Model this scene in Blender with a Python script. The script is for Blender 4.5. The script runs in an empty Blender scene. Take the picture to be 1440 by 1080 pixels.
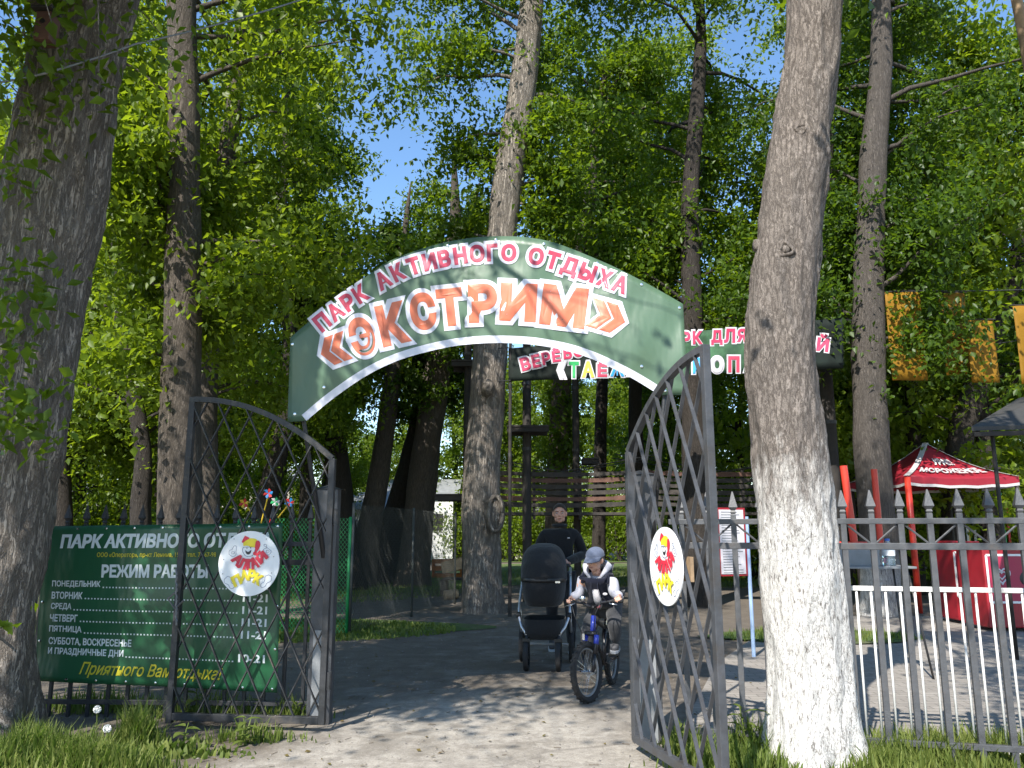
import bpy, bmesh, math, random
import numpy as np
from mathutils import Vector, Matrix, noise

SC = bpy.context.scene
COL = SC.collection
R = math.radians
# ---------------------------------------------------------------- camera
H = 1.38; PITCH = R(10.6); F = 1124.0
cam_d = bpy.data.cameras.new("camera"); cam_d.sensor_width = 36.0; cam_d.lens = F / 1440 * 36
cam_d.clip_end = 2000; cam_d.clip_start = 0.05
cam = bpy.data.objects.new("camera", cam_d); COL.objects.link(cam)
cam.location = (0, 0, H); cam.rotation_euler = (R(90) + PITCH, 0, 0)
SC.camera = cam
# ---------------------------------------------------------------- light
SUN = Vector((-0.33, -0.66, 0.72)).normalized()
w = bpy.data.worlds.new("World"); SC.world = w; w.use_nodes = True
nt = w.node_tree; nt.nodes.clear()
sky = nt.nodes.new("ShaderNodeTexSky"); sky.sky_type = 'NISHITA'; sky.sun_disc = False
sky.sun_elevation = math.asin(SUN.z); sky.sun_rotation = math.atan2(SUN.x, SUN.y)
sky.air_density = 1.0; sky.dust_density = 0.2; sky.ozone_density = 1.0
bg = nt.nodes.new("ShaderNodeBackground"); bg.inputs[1].default_value = 0.145
wo = nt.nodes.new("ShaderNodeOutputWorld")
hs_ = nt.nodes.new('ShaderNodeHueSaturation'); hs_.inputs['Saturation'].default_value = 1.15; nt.links.new(sky.outputs[0], hs_.inputs['Color']); nt.links.new(hs_.outputs[0], bg.inputs[0]); nt.links.new(bg.outputs[0], wo.inputs[0])
sd = bpy.data.lights.new("sun", 'SUN'); sd.energy = 4.8; sd.angle = R(0.53); sd.color = (1.0, 0.95, 0.87)
so = bpy.data.objects.new("sun", sd); COL.objects.link(so)
so.rotation_euler = SUN.to_track_quat('Z', 'Y').to_euler(); so.location = (-10, -20, 30)
vs = SC.view_settings; vs.view_transform = 'Standard'; vs.look = 'None'; vs.gamma = 1; vs.use_curve_mapping = False
vs.exposure = 0.95
SC.cycles.max_bounces = 8; SC.cycles.diffuse_bounces = 4; SC.cycles.transmission_bounces = 6; SC.cycles.transparent_max_bounces = 8
SC.cycles.use_denoising = True

# ---------------------------------------------------------------- pixel -> place
FW = Vector((0, math.cos(PITCH), math.sin(PITCH))); UP = Vector((0, -math.sin(PITCH), math.cos(PITCH)))
CP = Vector((0, 0, H))
def ray(px, py): return FW + Vector((1, 0, 0)) * ((px - 720) / F) + UP * ((540 - py) / F)
def at(px, py, Y):
    d = ray(px, py); return CP + d * (Y / d.y)
def gnd(px, py, z=0.0):
    d = ray(px, py); return CP + d * ((z - H) / d.z)
def onz(px, py, z): return gnd(px, py, z)
def mpp(p): return (Vector(p) - CP).dot(FW) / F      # metres per photo pixel at a point

# ---------------------------------------------------------------- tags
def tag(o, label=None, cat=None, group=None, kind=None):
    if label: o['label'] = label
    if cat: o['category'] = cat
    if group: o['group'] = group
    if kind: o['kind'] = kind
    return o
def thing(name, label, cat, loc=(0, 0, 0), rz=0.0, group=None):
    o = bpy.data.objects.new(name, None); COL.objects.link(o)
    o.location = loc; o.rotation_euler = (0, 0, rz); o.empty_display_size = 0.1
    return tag(o, label, cat, group)
def link(name, me, parent=None, mats=()):
    o = bpy.data.objects.new(name, me); COL.objects.link(o)
    for m in mats: me.materials.append(m)
    if parent is not None: o.parent = parent
    return o
def dup(root, loc=None, rz=None, label=None, scale=None):
    r = root.copy(); COL.objects.link(r)
    if loc is not None: r.location = loc
    if rz is not None: r.rotation_euler = (0, 0, rz)
    if scale is not None: r.scale = (scale,) * 3
    if label: r['label'] = label
    for ch in list(root.children):
        c = ch.copy(); COL.objects.link(c); c.parent = r
        for g in list(ch.children):
            d = g.copy(); COL.objects.link(d); d.parent = c
    return r

# ---------------------------------------------------------------- mesh builder
class MB:
    def __init__(s): s.v = []; s.f = []; s.mi = []; s.cur = 0
    def add(s, vs_, fs, mi=None):
        n = len(s.v); s.v.extend([tuple(p) for p in vs_])
        for f in fs:
            s.f.append(tuple(i + n for i in f)); s.mi.append(s.cur if mi is None else mi)
        return s
    def box(s, c, size, M=None, bev=0.0):
        x, y, z = size[0] / 2, size[1] / 2, size[2] / 2
        if bev <= 0:
            P = [Vector((a * x, b * y, d * z)) for d in (-1, 1) for b in (-1, 1) for a in (-1, 1)]
            fs = [(0, 2, 3, 1), (4, 5, 7, 6), (0, 1, 5, 4), (2, 6, 7, 3), (0, 4, 6, 2), (1, 3, 7, 5)]
        else:
            bm = bmesh.new(); bmesh.ops.create_cube(bm, size=1)
            for q in bm.verts: q.co = Vector((q.co.x * 2 * x, q.co.y * 2 * y, q.co.z * 2 * z))
            bmesh.ops.bevel(bm, geom=bm.edges[:], offset=bev, segments=2, affect='EDGES', profile=0.6)
            bm.verts.index_update()
            P = [q.co.copy() for q in bm.verts]; fs = [tuple(q.index for q in f.verts) for f in bm.faces]; bm.free()
        if M is not None: P = [M @ p for p in P]
        return s.add([p + Vector(c) for p in P], fs)
    def tube(s, pts, rad, n=8, caps=True):
        pts = [Vector(p) for p in pts]
        if not hasattr(rad, '__len__'): rad = [rad] * len(pts)
        vs_ = []; t0 = (pts[1] - pts[0]).normalized()
        u = t0.orthogonal().normalized()
        for i, p in enumerate(pts):
            a = pts[max(i - 1, 0)]; b = pts[min(i + 1, len(pts) - 1)]
            t = (b - a).normalized() if (b - a).length > 1e-9 else t0
            u = (u - t * u.dot(t)); u = u.normalized() if u.length > 1e-6 else t.orthogonal().normalized()
            v = t.cross(u)
            for k in range(n):
                an = 2 * math.pi * k / n
                vs_.append(p + (u * math.cos(an) + v * math.sin(an)) * rad[i])
        fs = []
        for i in range(len(pts) - 1):
            for k in range(n):
                a = i * n + k; b = i * n + (k + 1) % n
                fs.append((a, b, b + n, a + n))
        if caps:
            fs.append(tuple(range(n - 1, -1, -1))); m = (len(pts) - 1) * n; fs.append(tuple(range(m, m + n)))
        return s.add(vs_, fs)
    def bar(s, a, b, wx, wy, side=Vector((1, 0, 0))):
        a = Vector(a); b = Vector(b); t = (b - a).normalized()
        u = (side - t * side.dot(t)).normalized(); v = t.cross(u)
        P = []
        for p in (a, b):
            for (i, j) in ((-1, -1), (1, -1), (1, 1), (-1, 1)): P.append(p + u * (i * wx / 2) + v * (j * wy / 2))
        return s.add(P, [(3, 2, 1, 0), (4, 5, 6, 7), (0, 1, 5, 4), (1, 2, 6, 5), (2, 3, 7, 6), (3, 0, 4, 7)])
    def lathe(s, prof, n=24, c=(0, 0, 0), M=None, caps=True):
        vs_ = []; c = Vector(c)
        for r_, z in prof:
            for k in range(n):
                a = 2 * math.pi * k / n; p = Vector((r_ * math.cos(a), r_ * math.sin(a), z))
                vs_.append((M @ p if M is not None else p) + c)
        fs = []
        for i in range(len(prof) - 1):
            for k in range(n):
                a = i * n + k; b = i * n + (k + 1) % n; fs.append((a, b, b + n, a + n))
        if caps:
            fs.append(tuple(range(n - 1, -1, -1))); m = (len(prof) - 1) * n; fs.append(tuple(range(m, m + n)))
        return s.add(vs_, fs)
    def ball(s, c, r_, n=14, M=None):
        if not hasattr(r_, '__len__'): r_ = (r_, r_, r_)
        c = Vector(c); m = max(6, n // 2); vs_ = []; fs = []
        for i in range(m + 1):
            ph = math.pi * i / m
            for k in range(n):
                a = 2 * math.pi * k / n
                p = Vector((r_[0] * math.sin(ph) * math.cos(a), r_[1] * math.sin(ph) * math.sin(a), r_[2] * math.cos(ph)))
                vs_.append((M @ p if M is not None else p) + c)
        for i in range(m):
            for k in range(n):
                a = i * n + k; b = i * n + (k + 1) % n; fs.append((a, a + n, b + n, b))
        return s.add(vs_, fs)
    def prism(s, poly, fn, th):
        """flat outline poly [(u,v)] -> fn(u,v,d) points, front d=0, back d=th"""
        n = len(poly)
        P = [fn(u, v, 0) for u, v in poly] + [fn(u, v, th) for u, v in poly]
        fs = [tuple(range(n)), tuple(range(2 * n - 1, n - 1, -1))] + [(i, i + n, (i + 1) % n + n, (i + 1) % n) for i in range(n)]
        return s.add(P, fs)
    def build(s, name, mats, parent=None, smooth=False, merge=False, angle=None):
        me = bpy.data.meshes.new(name); me.from_pydata(s.v, [], s.f)
        if not isinstance(mats, (list, tuple)): mats = [mats]
        o = link(name, me, parent, mats)
        if any(s.mi): me.polygons.foreach_set("material_index", s.mi)
        bm = bmesh.new(); bm.from_mesh(me)
        if merge: bmesh.ops.remove_doubles(bm, verts=bm.verts[:], dist=1e-5)
        bmesh.ops.recalc_face_normals(bm, faces=bm.faces[:]); bm.to_mesh(me); bm.free()
        if smooth:
            me.polygons.foreach_set("use_smooth", [True] * len(me.polygons))
            if angle: 
                try: me.set_sharp_from_angle(angle=R(angle))
                except Exception: pass
        me.update(); return o

# ---------------------------------------------------------------- materials
def new_mat(name):
    m = bpy.data.materials.new(name); m.use_nodes = True; t = m.node_tree
    b = t.nodes['Principled BSDF']; return m, t, b
def N(t, kind, **kw):
    n = t.nodes.new(kind)
    for k, v in kw.items():
        if k in n.inputs.keys() if isinstance(k, str) else False: n.inputs[k].default_value = v
        else: setattr(n, k, v)
    return n
def ramp(t, src, stops):
    r_ = t.nodes.new("ShaderNodeValToRGB"); e = r_.color_ramp.elements
    while len(e) < len(stops): e.new(0.5)
    for i, (p, c) in enumerate(stops):
        e[i].position = p; e[i].color = (c[0], c[1], c[2], 1) if hasattr(c, '__len__') else (c, c, c, 1)
    t.links.new(src, r_.inputs[0]); return r_.outputs[0]
def coords(t, scale=(1, 1, 1), what='Object'):
    tc = t.nodes.new("ShaderNodeTexCoord"); mp = t.nodes.new("ShaderNodeMapping")
    mp.inputs['Scale'].default_value = scale; t.links.new(tc.outputs[what], mp.inputs[0]); return mp.outputs[0]
def noise_n(t, vec, scale, detail=4, rough=0.55, dist=0.0):
    n = t.nodes.new("ShaderNodeTexNoise"); n.inputs['Scale'].default_value = scale; n.inputs['Detail'].default_value = detail
    n.inputs['Roughness'].default_value = rough; n.inputs['Distortion'].default_value = dist
    t.links.new(vec, n.inputs['Vector']); return n.outputs[0]
def mixc(t, fac, a, b, mode='MIX'):
    m = t.nodes.new("ShaderNodeMix"); m.data_type = 'RGBA'; m.blend_type = mode
    for i, v in ((0, fac), (6, a), (7, b)):
        if hasattr(v, 'is_linked') or hasattr(v, 'links'): t.links.new(v, m.inputs[i])
        elif hasattr(v, '__len__'): m.inputs[i].default_value = (v[0], v[1], v[2], 1)
        else: m.inputs[i].default_value = v
    return m.outputs[2]
def bump(t, b, h, strength=0.4, dist=0.01):
    n = t.nodes.new("ShaderNodeBump"); n.inputs['Strength'].default_value = strength; n.inputs['Distance'].default_value = dist
    t.links.new(h, n.inputs['Height']); t.links.new(n.outputs[0], b.inputs['Normal'])
def paint(name, c, rough=0.5, metal=0.0, var=0.12, scale=6.0, bmp=0.1, spec=0.5, dirt=None):
    m, t, b = new_mat(name); vec = coords(t)
    n = noise_n(t, vec, scale, 6, 0.65)
    lo = [x * (1 - var * 1.6) for x in c]; hi = [min(1, x * (1 + var)) for x in c]
    out = ramp(t, n, [(0.3, lo), (0.7, hi)])
    if dirt:
        n3 = noise_n(t, vec, scale * 0.6, 8, 0.75)
        out = mixc(t, ramp(t, n3, [(0.52, 0.0), (0.68, 1.0)]), out, dirt)
    t.links.new(out, b.inputs['Base Color'])
    n2 = noise_n(t, vec, scale * 12, 3)
    t.links.new(ramp(t, n, [(0.3, max(0.05, rough - 0.1)), (0.7, min(1, rough + 0.1))]), b.inputs['Roughness'])
    b.inputs['Metallic'].default_value = metal; b.inputs['Specular IOR Level'].default_value = spec
    if bmp: bump(t, b, n2, bmp, 0.004)
    return m
def flat(name, c, rough=0.5):
    return paint(name, c, rough, var=0.04, bmp=0.0)

def bark_mat(name, lo, hi, sc=1.0, white=None, wob=0.5, dist=0.016, strength=0.8, zs=0.16, cm=0.5, cw=0.22):
    m, t, b = new_mat(name)
    vec = coords(t, (1, 1, zs)); v1 = coords(t)
    wv = t.nodes.new("ShaderNodeTexVoronoi"); wv.feature = 'DISTANCE_TO_EDGE'; wv.inputs['Scale'].default_value = 24 * sc
    nz = noise_n(t, vec, 9 * sc, 6, 0.7)
    ad = t.nodes.new("ShaderNodeVectorMath"); ad.operation = 'MULTIPLY_ADD'
    t.links.new(nz, ad.inputs[0]); ad.inputs[1].default_value = (0.45, 0.45, 0.45); t.links.new(vec, ad.inputs[2])
    t.links.new(ad.outputs[0], wv.inputs['Vector'])
    crack = ramp(t, wv.outputs['Distance'], [(0.0, 0.0), (cw, 1.0)])
    fine = noise_n(t, vec, 45 * sc, 6, 0.7); big = noise_n(t, v1, 1.6, 4)
    c1 = ramp(t, fine, [(0.3, lo), (0.7, hi)])
    c2 = mixc(t, ramp(t, big, [(0.35, 0.0), (0.7, 0.55)]), c1, [x * 0.6 for x in hi])
    c3 = mixc(t, crack, mixc(t, cm, [x * 0.5 for x in lo], c2), c2)
    if white:
        sep = t.nodes.new("ShaderNodeSeparateXYZ"); t.links.new(v1, sep.inputs[0])
        ma = t.nodes.new("ShaderNodeMath"); ma.operation = 'MULTIPLY_ADD'
        nn = noise_n(t, coords(t, (1, 1, 0.45)), 9, 7, 0.75)
        t.links.new(nn, ma.inputs[0]); ma.inputs[1].default_value = -wob * 2.4; t.links.new(sep.outputs[2], ma.inputs[2])
        msk = ramp(t, ma.outputs[0], [(0.0, 1.0), (1.0, 0.0)])
        # ramp input shifted to the limit height
        mr = t.nodes.new("ShaderNodeMapRange"); mr.inputs[1].default_value = white - wob * 1.2 - 0.30; mr.inputs[2].default_value = white - wob * 1.2 + 0.30
        mr.inputs[3].default_value = 1.0; mr.inputs[4].default_value = 0.0; t.links.new(ma.outputs[0], mr.inputs[0])
        flecks = ramp(t, fine, [(0.36, 0.15), (0.46, 1.0)])
        mm = t.nodes.new("ShaderNodeMath"); mm.operation = 'MULTIPLY'; t.links.new(mr.outputs[0], mm.inputs[0]); t.links.new(flecks, mm.inputs[1])
        mm2 = t.nodes.new("ShaderNodeMath"); mm2.operation = 'MULTIPLY'; t.links.new(mm.outputs[0], mm2.inputs[0])
        t.links.new(ramp(t, wv.outputs['Distance'], [(0.0, 0.12), (0.07, 1.0)]), mm2.inputs[1])
        c3 = mixc(t, mm2.outputs[0], c3, (0.63, 0.615, 0.585))
    t.links.new(c3, b.inputs['Base Color']); b.inputs['Roughness'].default_value = 0.9
    b.inputs['Specular IOR Level'].default_value = 0.2
    hh = t.nodes.new("ShaderNodeMath"); hh.operation = 'MULTIPLY_ADD'; t.links.new(fine, hh.inputs[0]); hh.inputs[1].default_value = 0.35
    t.links.new(crack, hh.inputs[2]); bump(t, b, hh.outputs[0], strength, dist)
    return m

def leaf_mat(name, c0, c1, tr, gloss=0.42):
    m, t, b = new_mat(name)
    g = t.nodes.new("ShaderNodeNewGeometry")
    cl_ = noise_n(t, coords(t), 0.55, 3, .6); mx_ = t.nodes.new('ShaderNodeMath'); mx_.operation = 'MULTIPLY_ADD'; t.links.new(g.outputs['Random Per Island'], mx_.inputs[0]); mx_.inputs[1].default_value = .55
    sb_ = t.nodes.new('ShaderNodeMath'); sb_.operation = 'MULTIPLY_ADD'; t.links.new(cl_, sb_.inputs[0]); sb_.inputs[1].default_value = 1.9; sb_.inputs[2].default_value = -.72; t.links.new(sb_.outputs[0], mx_.inputs[2]); mx_.use_clamp = True
    col = ramp(t, mx_.outputs[0], [(0.0, c0), (0.6, [(a + d) / 2 for a, d in zip(c0, c1)]), (1.0, c1)])
    t.links.new(col, b.inputs['Base Color']); b.inputs['Roughness'].default_value = gloss
    b.inputs['Specular IOR Level'].default_value = 0.3
    tl = t.nodes.new("ShaderNodeBsdfTranslucent"); tcol = mixc(t, g.outputs['Random Per Island'], [x * 0.75 for x in tr], tr)
    t.links.new(tcol, tl.inputs[0])
    ms = t.nodes.new("ShaderNodeMixShader"); ms.inputs[0].default_value = 0.46
    t.links.new(b.outputs[0], ms.inputs[1]); t.links.new(tl.outputs[0], ms.inputs[2])
    t.links.new(ms.outputs[0], t.nodes['Material Output'].inputs[0]); return m

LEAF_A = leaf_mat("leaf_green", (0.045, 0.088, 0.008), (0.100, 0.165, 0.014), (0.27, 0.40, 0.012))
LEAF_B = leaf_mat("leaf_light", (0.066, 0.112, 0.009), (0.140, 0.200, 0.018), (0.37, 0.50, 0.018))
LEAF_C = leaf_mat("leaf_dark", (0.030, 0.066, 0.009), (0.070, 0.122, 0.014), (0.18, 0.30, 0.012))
GRASS = leaf_mat("grass_blade", (0.075, 0.125, 0.018), (0.25, 0.28, 0.075), (0.16, 0.28, 0.03), 0.6)
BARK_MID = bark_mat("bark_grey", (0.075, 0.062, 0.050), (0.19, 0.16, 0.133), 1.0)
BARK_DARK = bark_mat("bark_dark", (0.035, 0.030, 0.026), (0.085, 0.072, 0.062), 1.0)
BARK_BIG = bark_mat("bark_old", (0.19, 0.162, 0.138), (0.42, 0.37, 0.315), 0.85, dist=0.022, strength=0.9, zs=.13, cm=.3)
BARK_NEAR = bark_mat("bark_near", (0.12, 0.10, 0.086), (0.31, 0.27, 0.24), 1.25, white=1.62, wob=0.75, dist=0.012, strength=0.55, zs=0.30, cm=0.06, cw=0.20)
BARK_LIMED = bark_mat("bark_limed", (0.07, 0.060, 0.052), (0.19, 0.165, 0.145), 1.2, white=0.95, wob=0.12)

# ---------------------------------------------------------------- leaves
def leaves_mesh(name, cen, size, rng, mat, spread_dir=None, asp=0.62):
    n = len(cen); cen = np.asarray(cen, np.float32)
    d = rng.normal(size=(n, 3)); d[:, 2] -= 0.55
    if spread_dir is not None: d += spread_dir * 0.8
    d /= np.linalg.norm(d, axis=1, keepdims=True)
    up = rng.normal(size=(n, 3)) * 0.55; up[:, 2] += 0.9; up[:, :2] += np.array([SUN.x, SUN.y]) * 0.45
    s = np.cross(d, up); s /= np.linalg.norm(s, axis=1, keepdims=True) + 1e-9
    nn = np.cross(s, d)
    L = (size * rng.uniform(0.5, 1.4, n))[:, None]; W = L * asp * rng.uniform(0.75, 1.15, n)[:, None]
    base = cen - d * L * 0.5; tip = cen + d * L * 0.5 - nn * L * 0.10
    mid = cen - d * L * 0.10
    lift = nn * W * rng.uniform(0.05, 0.3, n)[:, None]
    a = mid + s * W * 0.5 + lift; b = mid - s * W * 0.5 + lift
    V = np.stack([base, a, tip, b], 1).reshape(-1, 3).astype(np.float32)
    me = bpy.data.meshes.new(name)
    me.vertices.add(4 * n); me.vertices.foreach_set("co", V.ravel())
    I = np.arange(n) * 4
    T = np.stack([I, I + 1, I + 2, I, I + 2, I + 3], 1).ravel().astype(np.int32)
    me.loops.add(6 * n); me.loops.foreach_set("vertex_index", T)
    me.polygons.add(2 * n); me.polygons.foreach_set("loop_start", np.arange(0, 6 * n, 3, dtype=np.int32))
    me.update(calc_edges=True); me.materials.append(mat)
    return me

def vnoise(p): return noise.noise(p)
def trunk_mb(mb, path, radii, n=14, amp=0.0, freq=6.0, seed=0, step=None, flare=0.0):
    """path local points bottom to top, smooth spline, displaced bark"""
    P = [Vector(p) for p in path]; out = []; rr = []
    K = step or 6
    for i in range(len(P) - 1):
        p0 = P[max(i - 1, 0)]; p1 = P[i]; p2 = P[i + 1]; p3 = P[min(i + 2, len(P) - 1)]
        for k in range(K):
            t = k / K; t2 = t * t; t3 = t2 * t
            out.append(0.5 * ((2 * p1) + (p2 - p0) * t + (2 * p0 - 5 * p1 + 4 * p2 - p3) * t2 + (3 * p1 - p0 - 3 * p2 + p3) * t3))
            rr.append(radii[i] * (1 - t) + radii[i + 1] * t)
    out.append(P[-1]); rr.append(radii[-1])
    st = len(mb.v); vs_ = []
    for i, p in enumerate(out):
        a = out[max(i - 1, 0)]; b = out[min(i + 1, len(out) - 1)]; t = (b - a).normalized()
        u = Vector((1, 0, 0)); u = (u - t * u.dot(t)).normalized(); v = t.cross(u)
        for k in range(n):
            an = 2 * math.pi * k / n; dr = u * math.cos(an) + v * math.sin(an)
            q = p + dr * rr[i]; r_ = rr[i]
            if amp:
                w1 = vnoise(Vector((q.x * freq + seed, q.y * freq, q.z * freq * 0.22)))
                w2 = vnoise(Vector((q.x * freq * 2.7, q.y * freq * 2.7 + seed, q.z * freq * 0.6)))
                w3 = vnoise(Vector((q.x * 1.6 + seed, q.y * 1.6, q.z * 0.9)))
                r_ += amp * ((0.5 - 2.2 * abs(w1)) + 0.6 * (0.4 - 1.6 * abs(w2))) + rr[i] * 0.10 * w3
            if flare and p.z < 0.7:
                r_ += flare * (max(0, 0.7 - p.z) / 0.7) ** 2 * (0.6 + 0.5 * math.sin(an * 5 + seed))
            vs_.append(p + dr * r_)
    fs = []
    for i in range(len(out) - 1):
        for k in range(n):
            a = i * n + k; b = i * n + (k + 1) % n; fs.append((a, b, b + n, a + n))
    m = (len(out) - 1) * n; fs.append(tuple(range(m, m + n))); mb.add(vs_, fs)
    return out, rr

def interp(path, rad, z):
    for i in range(len(path) - 1):
        if path[i].z <= z <= path[i + 1].z:
            t = (z - path[i].z) / max(1e-6, path[i + 1].z - path[i].z)
            return path[i].lerp(path[i + 1], t), rad[i] * (1 - t) + rad[i + 1] * t
    return path[-1], rad[-1]

def make_limbs(mb, path, rad, rng, n, z0, z1, Rr, leafn, twigs=7, sprays=None, prof=None, azf=None, rise=0.45, twig_tubes=False, sig=0.17, t0=.25):
    """limbs on the trunk; returns leaf centres (m,3)"""
    cen = []
    for i in range(n):
        z = z0 + (z1 - z0) * ((i + rng.uniform(0, 1)) / n)
        p, r_ = interp(path, rad, z)
        f = (z - z0) / max(0.1, z1 - z0)
        pr = prof(f) if prof else (0.65 + 0.8 * f if f < 0.4 else 0.97 - 0.85 * (f - 0.4))
        az = azf(rng, z) if azf else rng.uniform(0, 2 * math.pi)
        L = Rr * pr * rng.uniform(0.65, 1.15)
        d = Vector((math.cos(az), math.sin(az), rise * rng.uniform(0.4, 1.5)))
        pts = [p]; cur = p.copy(); dd = d.normalized()
        for k in range(5):
            dd = (dd + Vector((rng.normal() * 0.26, rng.normal() * 0.26, -0.05 * k + rng.normal() * 0.12))).normalized()
            cur = cur + dd * (L / 5); pts.append(cur.copy())
        r0 = min(r_ * 0.45, 0.012 + L * 0.013)
        mb.tube(pts, [r0 * (1 - 0.17 * k) for k in range(6)], 6, caps=False)
        for k in range(twigs):
            t = rng.uniform(t0, 1.0) * 5; j = min(4, int(t)); q = pts[j].lerp(pts[j + 1], t - j)
            td = Vector(rng.normal(size=3)) * 0.8 + dd * 0.7; td.z -= 0.15; td.normalize(); tl = rng.uniform(0.5, 1.25) * min(1.3, 0.45 + L * 0.28)
            e = q + td * tl + Vector((0, 0, -0.12 * tl))
            if twig_tubes: mb.tube([q, q.lerp(e, 0.5) + Vector((0, 0, 0.05)), e], [0.008, 0.006, 0.003], 4, caps=False)
            m = leafn
            tt = rng.uniform(0.1, 1.08, m)[:, None]
            c = np.array(q)[None] * (1 - tt) + np.array(e)[None] * tt + rng.normal(size=(m, 3)) * sig * (0.35 + 0.6 * tt) * rng.uniform(.6, 1.3)
            cen.append(c)
    return np.concatenate(cen) if cen else np.zeros((0, 3))
# ================================================================ SETTING
def ground_mat():
    m, t, b = new_mat("soil"); vec = coords(t)
    n2 = noise_n(t, vec, 5, 8, 0.7); n3 = noise_n(t, vec, 60, 4, 0.7)
    c = soil_colour(t, vec, n2)
    t.links.new(c, b.inputs['Base Color']); b.inputs['Roughness'].default_value = 0.95
    ad = t.nodes.new("ShaderNodeMath"); t.links.new(n2, ad.inputs[0]); t.links.new(n3, ad.inputs[1]); bump(t, b, ad.outputs[0], 0.7, 0.02)
    return m
def soil_colour(t, vec, n2):
    n1 = noise_n(t, vec, 0.35, 6, 0.6); n3 = noise_n(t, vec, 60, 4, 0.7)
    c = ramp(t, n2, [(0.3, (0.092, 0.073, 0.054)), (0.55, (0.152, 0.125, 0.096)), (0.8, (0.215, 0.183, 0.145))])
    c = mixc(t, ramp(t, n1, [(0.45, 0.0), (0.65, 0.5)]), c, (0.10, 0.083, 0.065))
    return mixc(t, ramp(t, n3, [(0.35, 0.6), (0.6, 0.0)]), c, (0.075, 0.062, 0.05))
def path_mat():
    m, t, b = new_mat("worn_path"); vec = coords(t)
    n1 = noise_n(t, vec, 0.9, 5, 0.6); n2 = noise_n(t, vec, 9, 8, 0.75); n3 = noise_n(t, vec, 110, 3, 0.7)
    c = ramp(t, n2, [(0.36, (0.25, 0.222, 0.187)), (0.5, (0.36, 0.326, 0.28)), (0.66, (0.47, 0.43, 0.37))])
    c = mixc(t, ramp(t, n1, [(0.4, 0.0), (0.7, 0.55)]), c, (0.235, 0.215, 0.19))
    c = mixc(t, ramp(t, n3, [(0.34, 0.55), (0.5, 0.0)]), c, (0.13, 0.115, 0.10))
    c = mixc(t, ramp(t, noise_n(t, vec, 1.7, 9, 0.72, 0.6), [(0.50, 0.0), (0.62, 0.72)]), c, (0.165, 0.143, 0.115))
    ck = t.nodes.new('ShaderNodeTexVoronoi'); ck.feature = 'DISTANCE_TO_EDGE'; ck.inputs['Scale'].default_value = .9; wv_ = t.nodes.new('ShaderNodeVectorMath'); wv_.operation = 'MULTIPLY_ADD'; t.links.new(n2, wv_.inputs[0]); wv_.inputs[1].default_value = (.5, .5, .5); t.links.new(vec, wv_.inputs[2]); t.links.new(wv_.outputs[0], ck.inputs['Vector']); c = mixc(t, ramp(t, ck.outputs['Distance'], [(0.0, 0.55), (0.016, 0.0)]), c, (0.12, 0.105, 0.09))
    vo = t.nodes.new("ShaderNodeTexVoronoi"); vo.inputs['Scale'].default_value = 38; t.links.new(vec, vo.inputs['Vector'])
    peb = ramp(t, vo.outputs['Distance'], [(0.05, 1.0), (0.16, 0.0)])
    c = mixc(t, peb, c, (0.42, 0.40, 0.37))
    at_ = t.nodes.new("ShaderNodeAttribute"); at_.attribute_name = 'wear_shade'
    ed = t.nodes.new("ShaderNodeMath"); ed.operation = 'MULTIPLY_ADD'; t.links.new(noise_n(t, vec, 2.2, 7, 0.7), ed.inputs[0]); ed.inputs[1].default_value = 0.9
    t.links.new(at_.outputs['Fac'], ed.inputs[2]); wear_shade = ramp(t, ed.outputs[0], [(0.55, 0.0), (0.95, 1.0)])
    s2 = noise_n(t, vec, 5, 8, 0.7); s = soil_colour(t, vec, s2)
    c = mixc(t, wear_shade, s, c)
    t.links.new(c, b.inputs['Base Color']); b.inputs['Roughness'].default_value = 0.92
    ad = t.nodes.new("ShaderNodeMath"); t.links.new(n2, ad.inputs[0]); t.links.new(n3, ad.inputs[1])
    ad2 = t.nodes.new("ShaderNodeMath"); t.links.new(ad.outputs[0], ad2.inputs[0]); t.links.new(peb, ad2.inputs[1])
    bump(t, b, ad2.outputs[0], 0.6, 0.012); return m
def pave_mat():
    m, t, b = new_mat("paving"); vec = coords(t)
    br = t.nodes.new("ShaderNodeTexBrick"); br.inputs['Scale'].default_value = 2.6; br.inputs['Mortar Size'].default_value = 0.012
    br.inputs['Color1'].default_value = (0.24, 0.215, 0.19, 1); br.inputs['Color2'].default_value = (0.30, 0.272, 0.24, 1); br.inputs['Mortar'].default_value = (0.11, 0.10, 0.085, 1)
    t.links.new(vec, br.inputs['Vector']); n2 = noise_n(t, vec, 7, 7, 0.7)
    c = mixc(t, ramp(t, n2, [(0.4, 0.0), (0.75, 0.6)]), br.outputs['Color'], (0.17, 0.155, 0.135))
    t.links.new(c, b.inputs['Base Color']); b.inputs['Roughness'].default_value = 0.9; bump(t, b, n2, 0.4, 0.01); return m
def lawn_mat():
    m, t, b = new_mat("lawn"); vec = coords(t); n1 = noise_n(t, vec, 1.3, 6, 0.65); n2 = noise_n(t, vec, 40, 5, 0.7)
    c = ramp(t, n2, [(0.3, (0.04, 0.075, 0.014)), (0.7, (0.10, 0.16, 0.03))])
    c = mixc(t, ramp(t, n1, [(0.5, 0.0), (0.68, 0.8)]), c, (0.13, 0.115, 0.075))
    t.links.new(c, b.inputs['Base Color']); b.inputs['Roughness'].default_value = 0.9; bump(t, b, n2, 0.8, 0.03); return m

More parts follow.
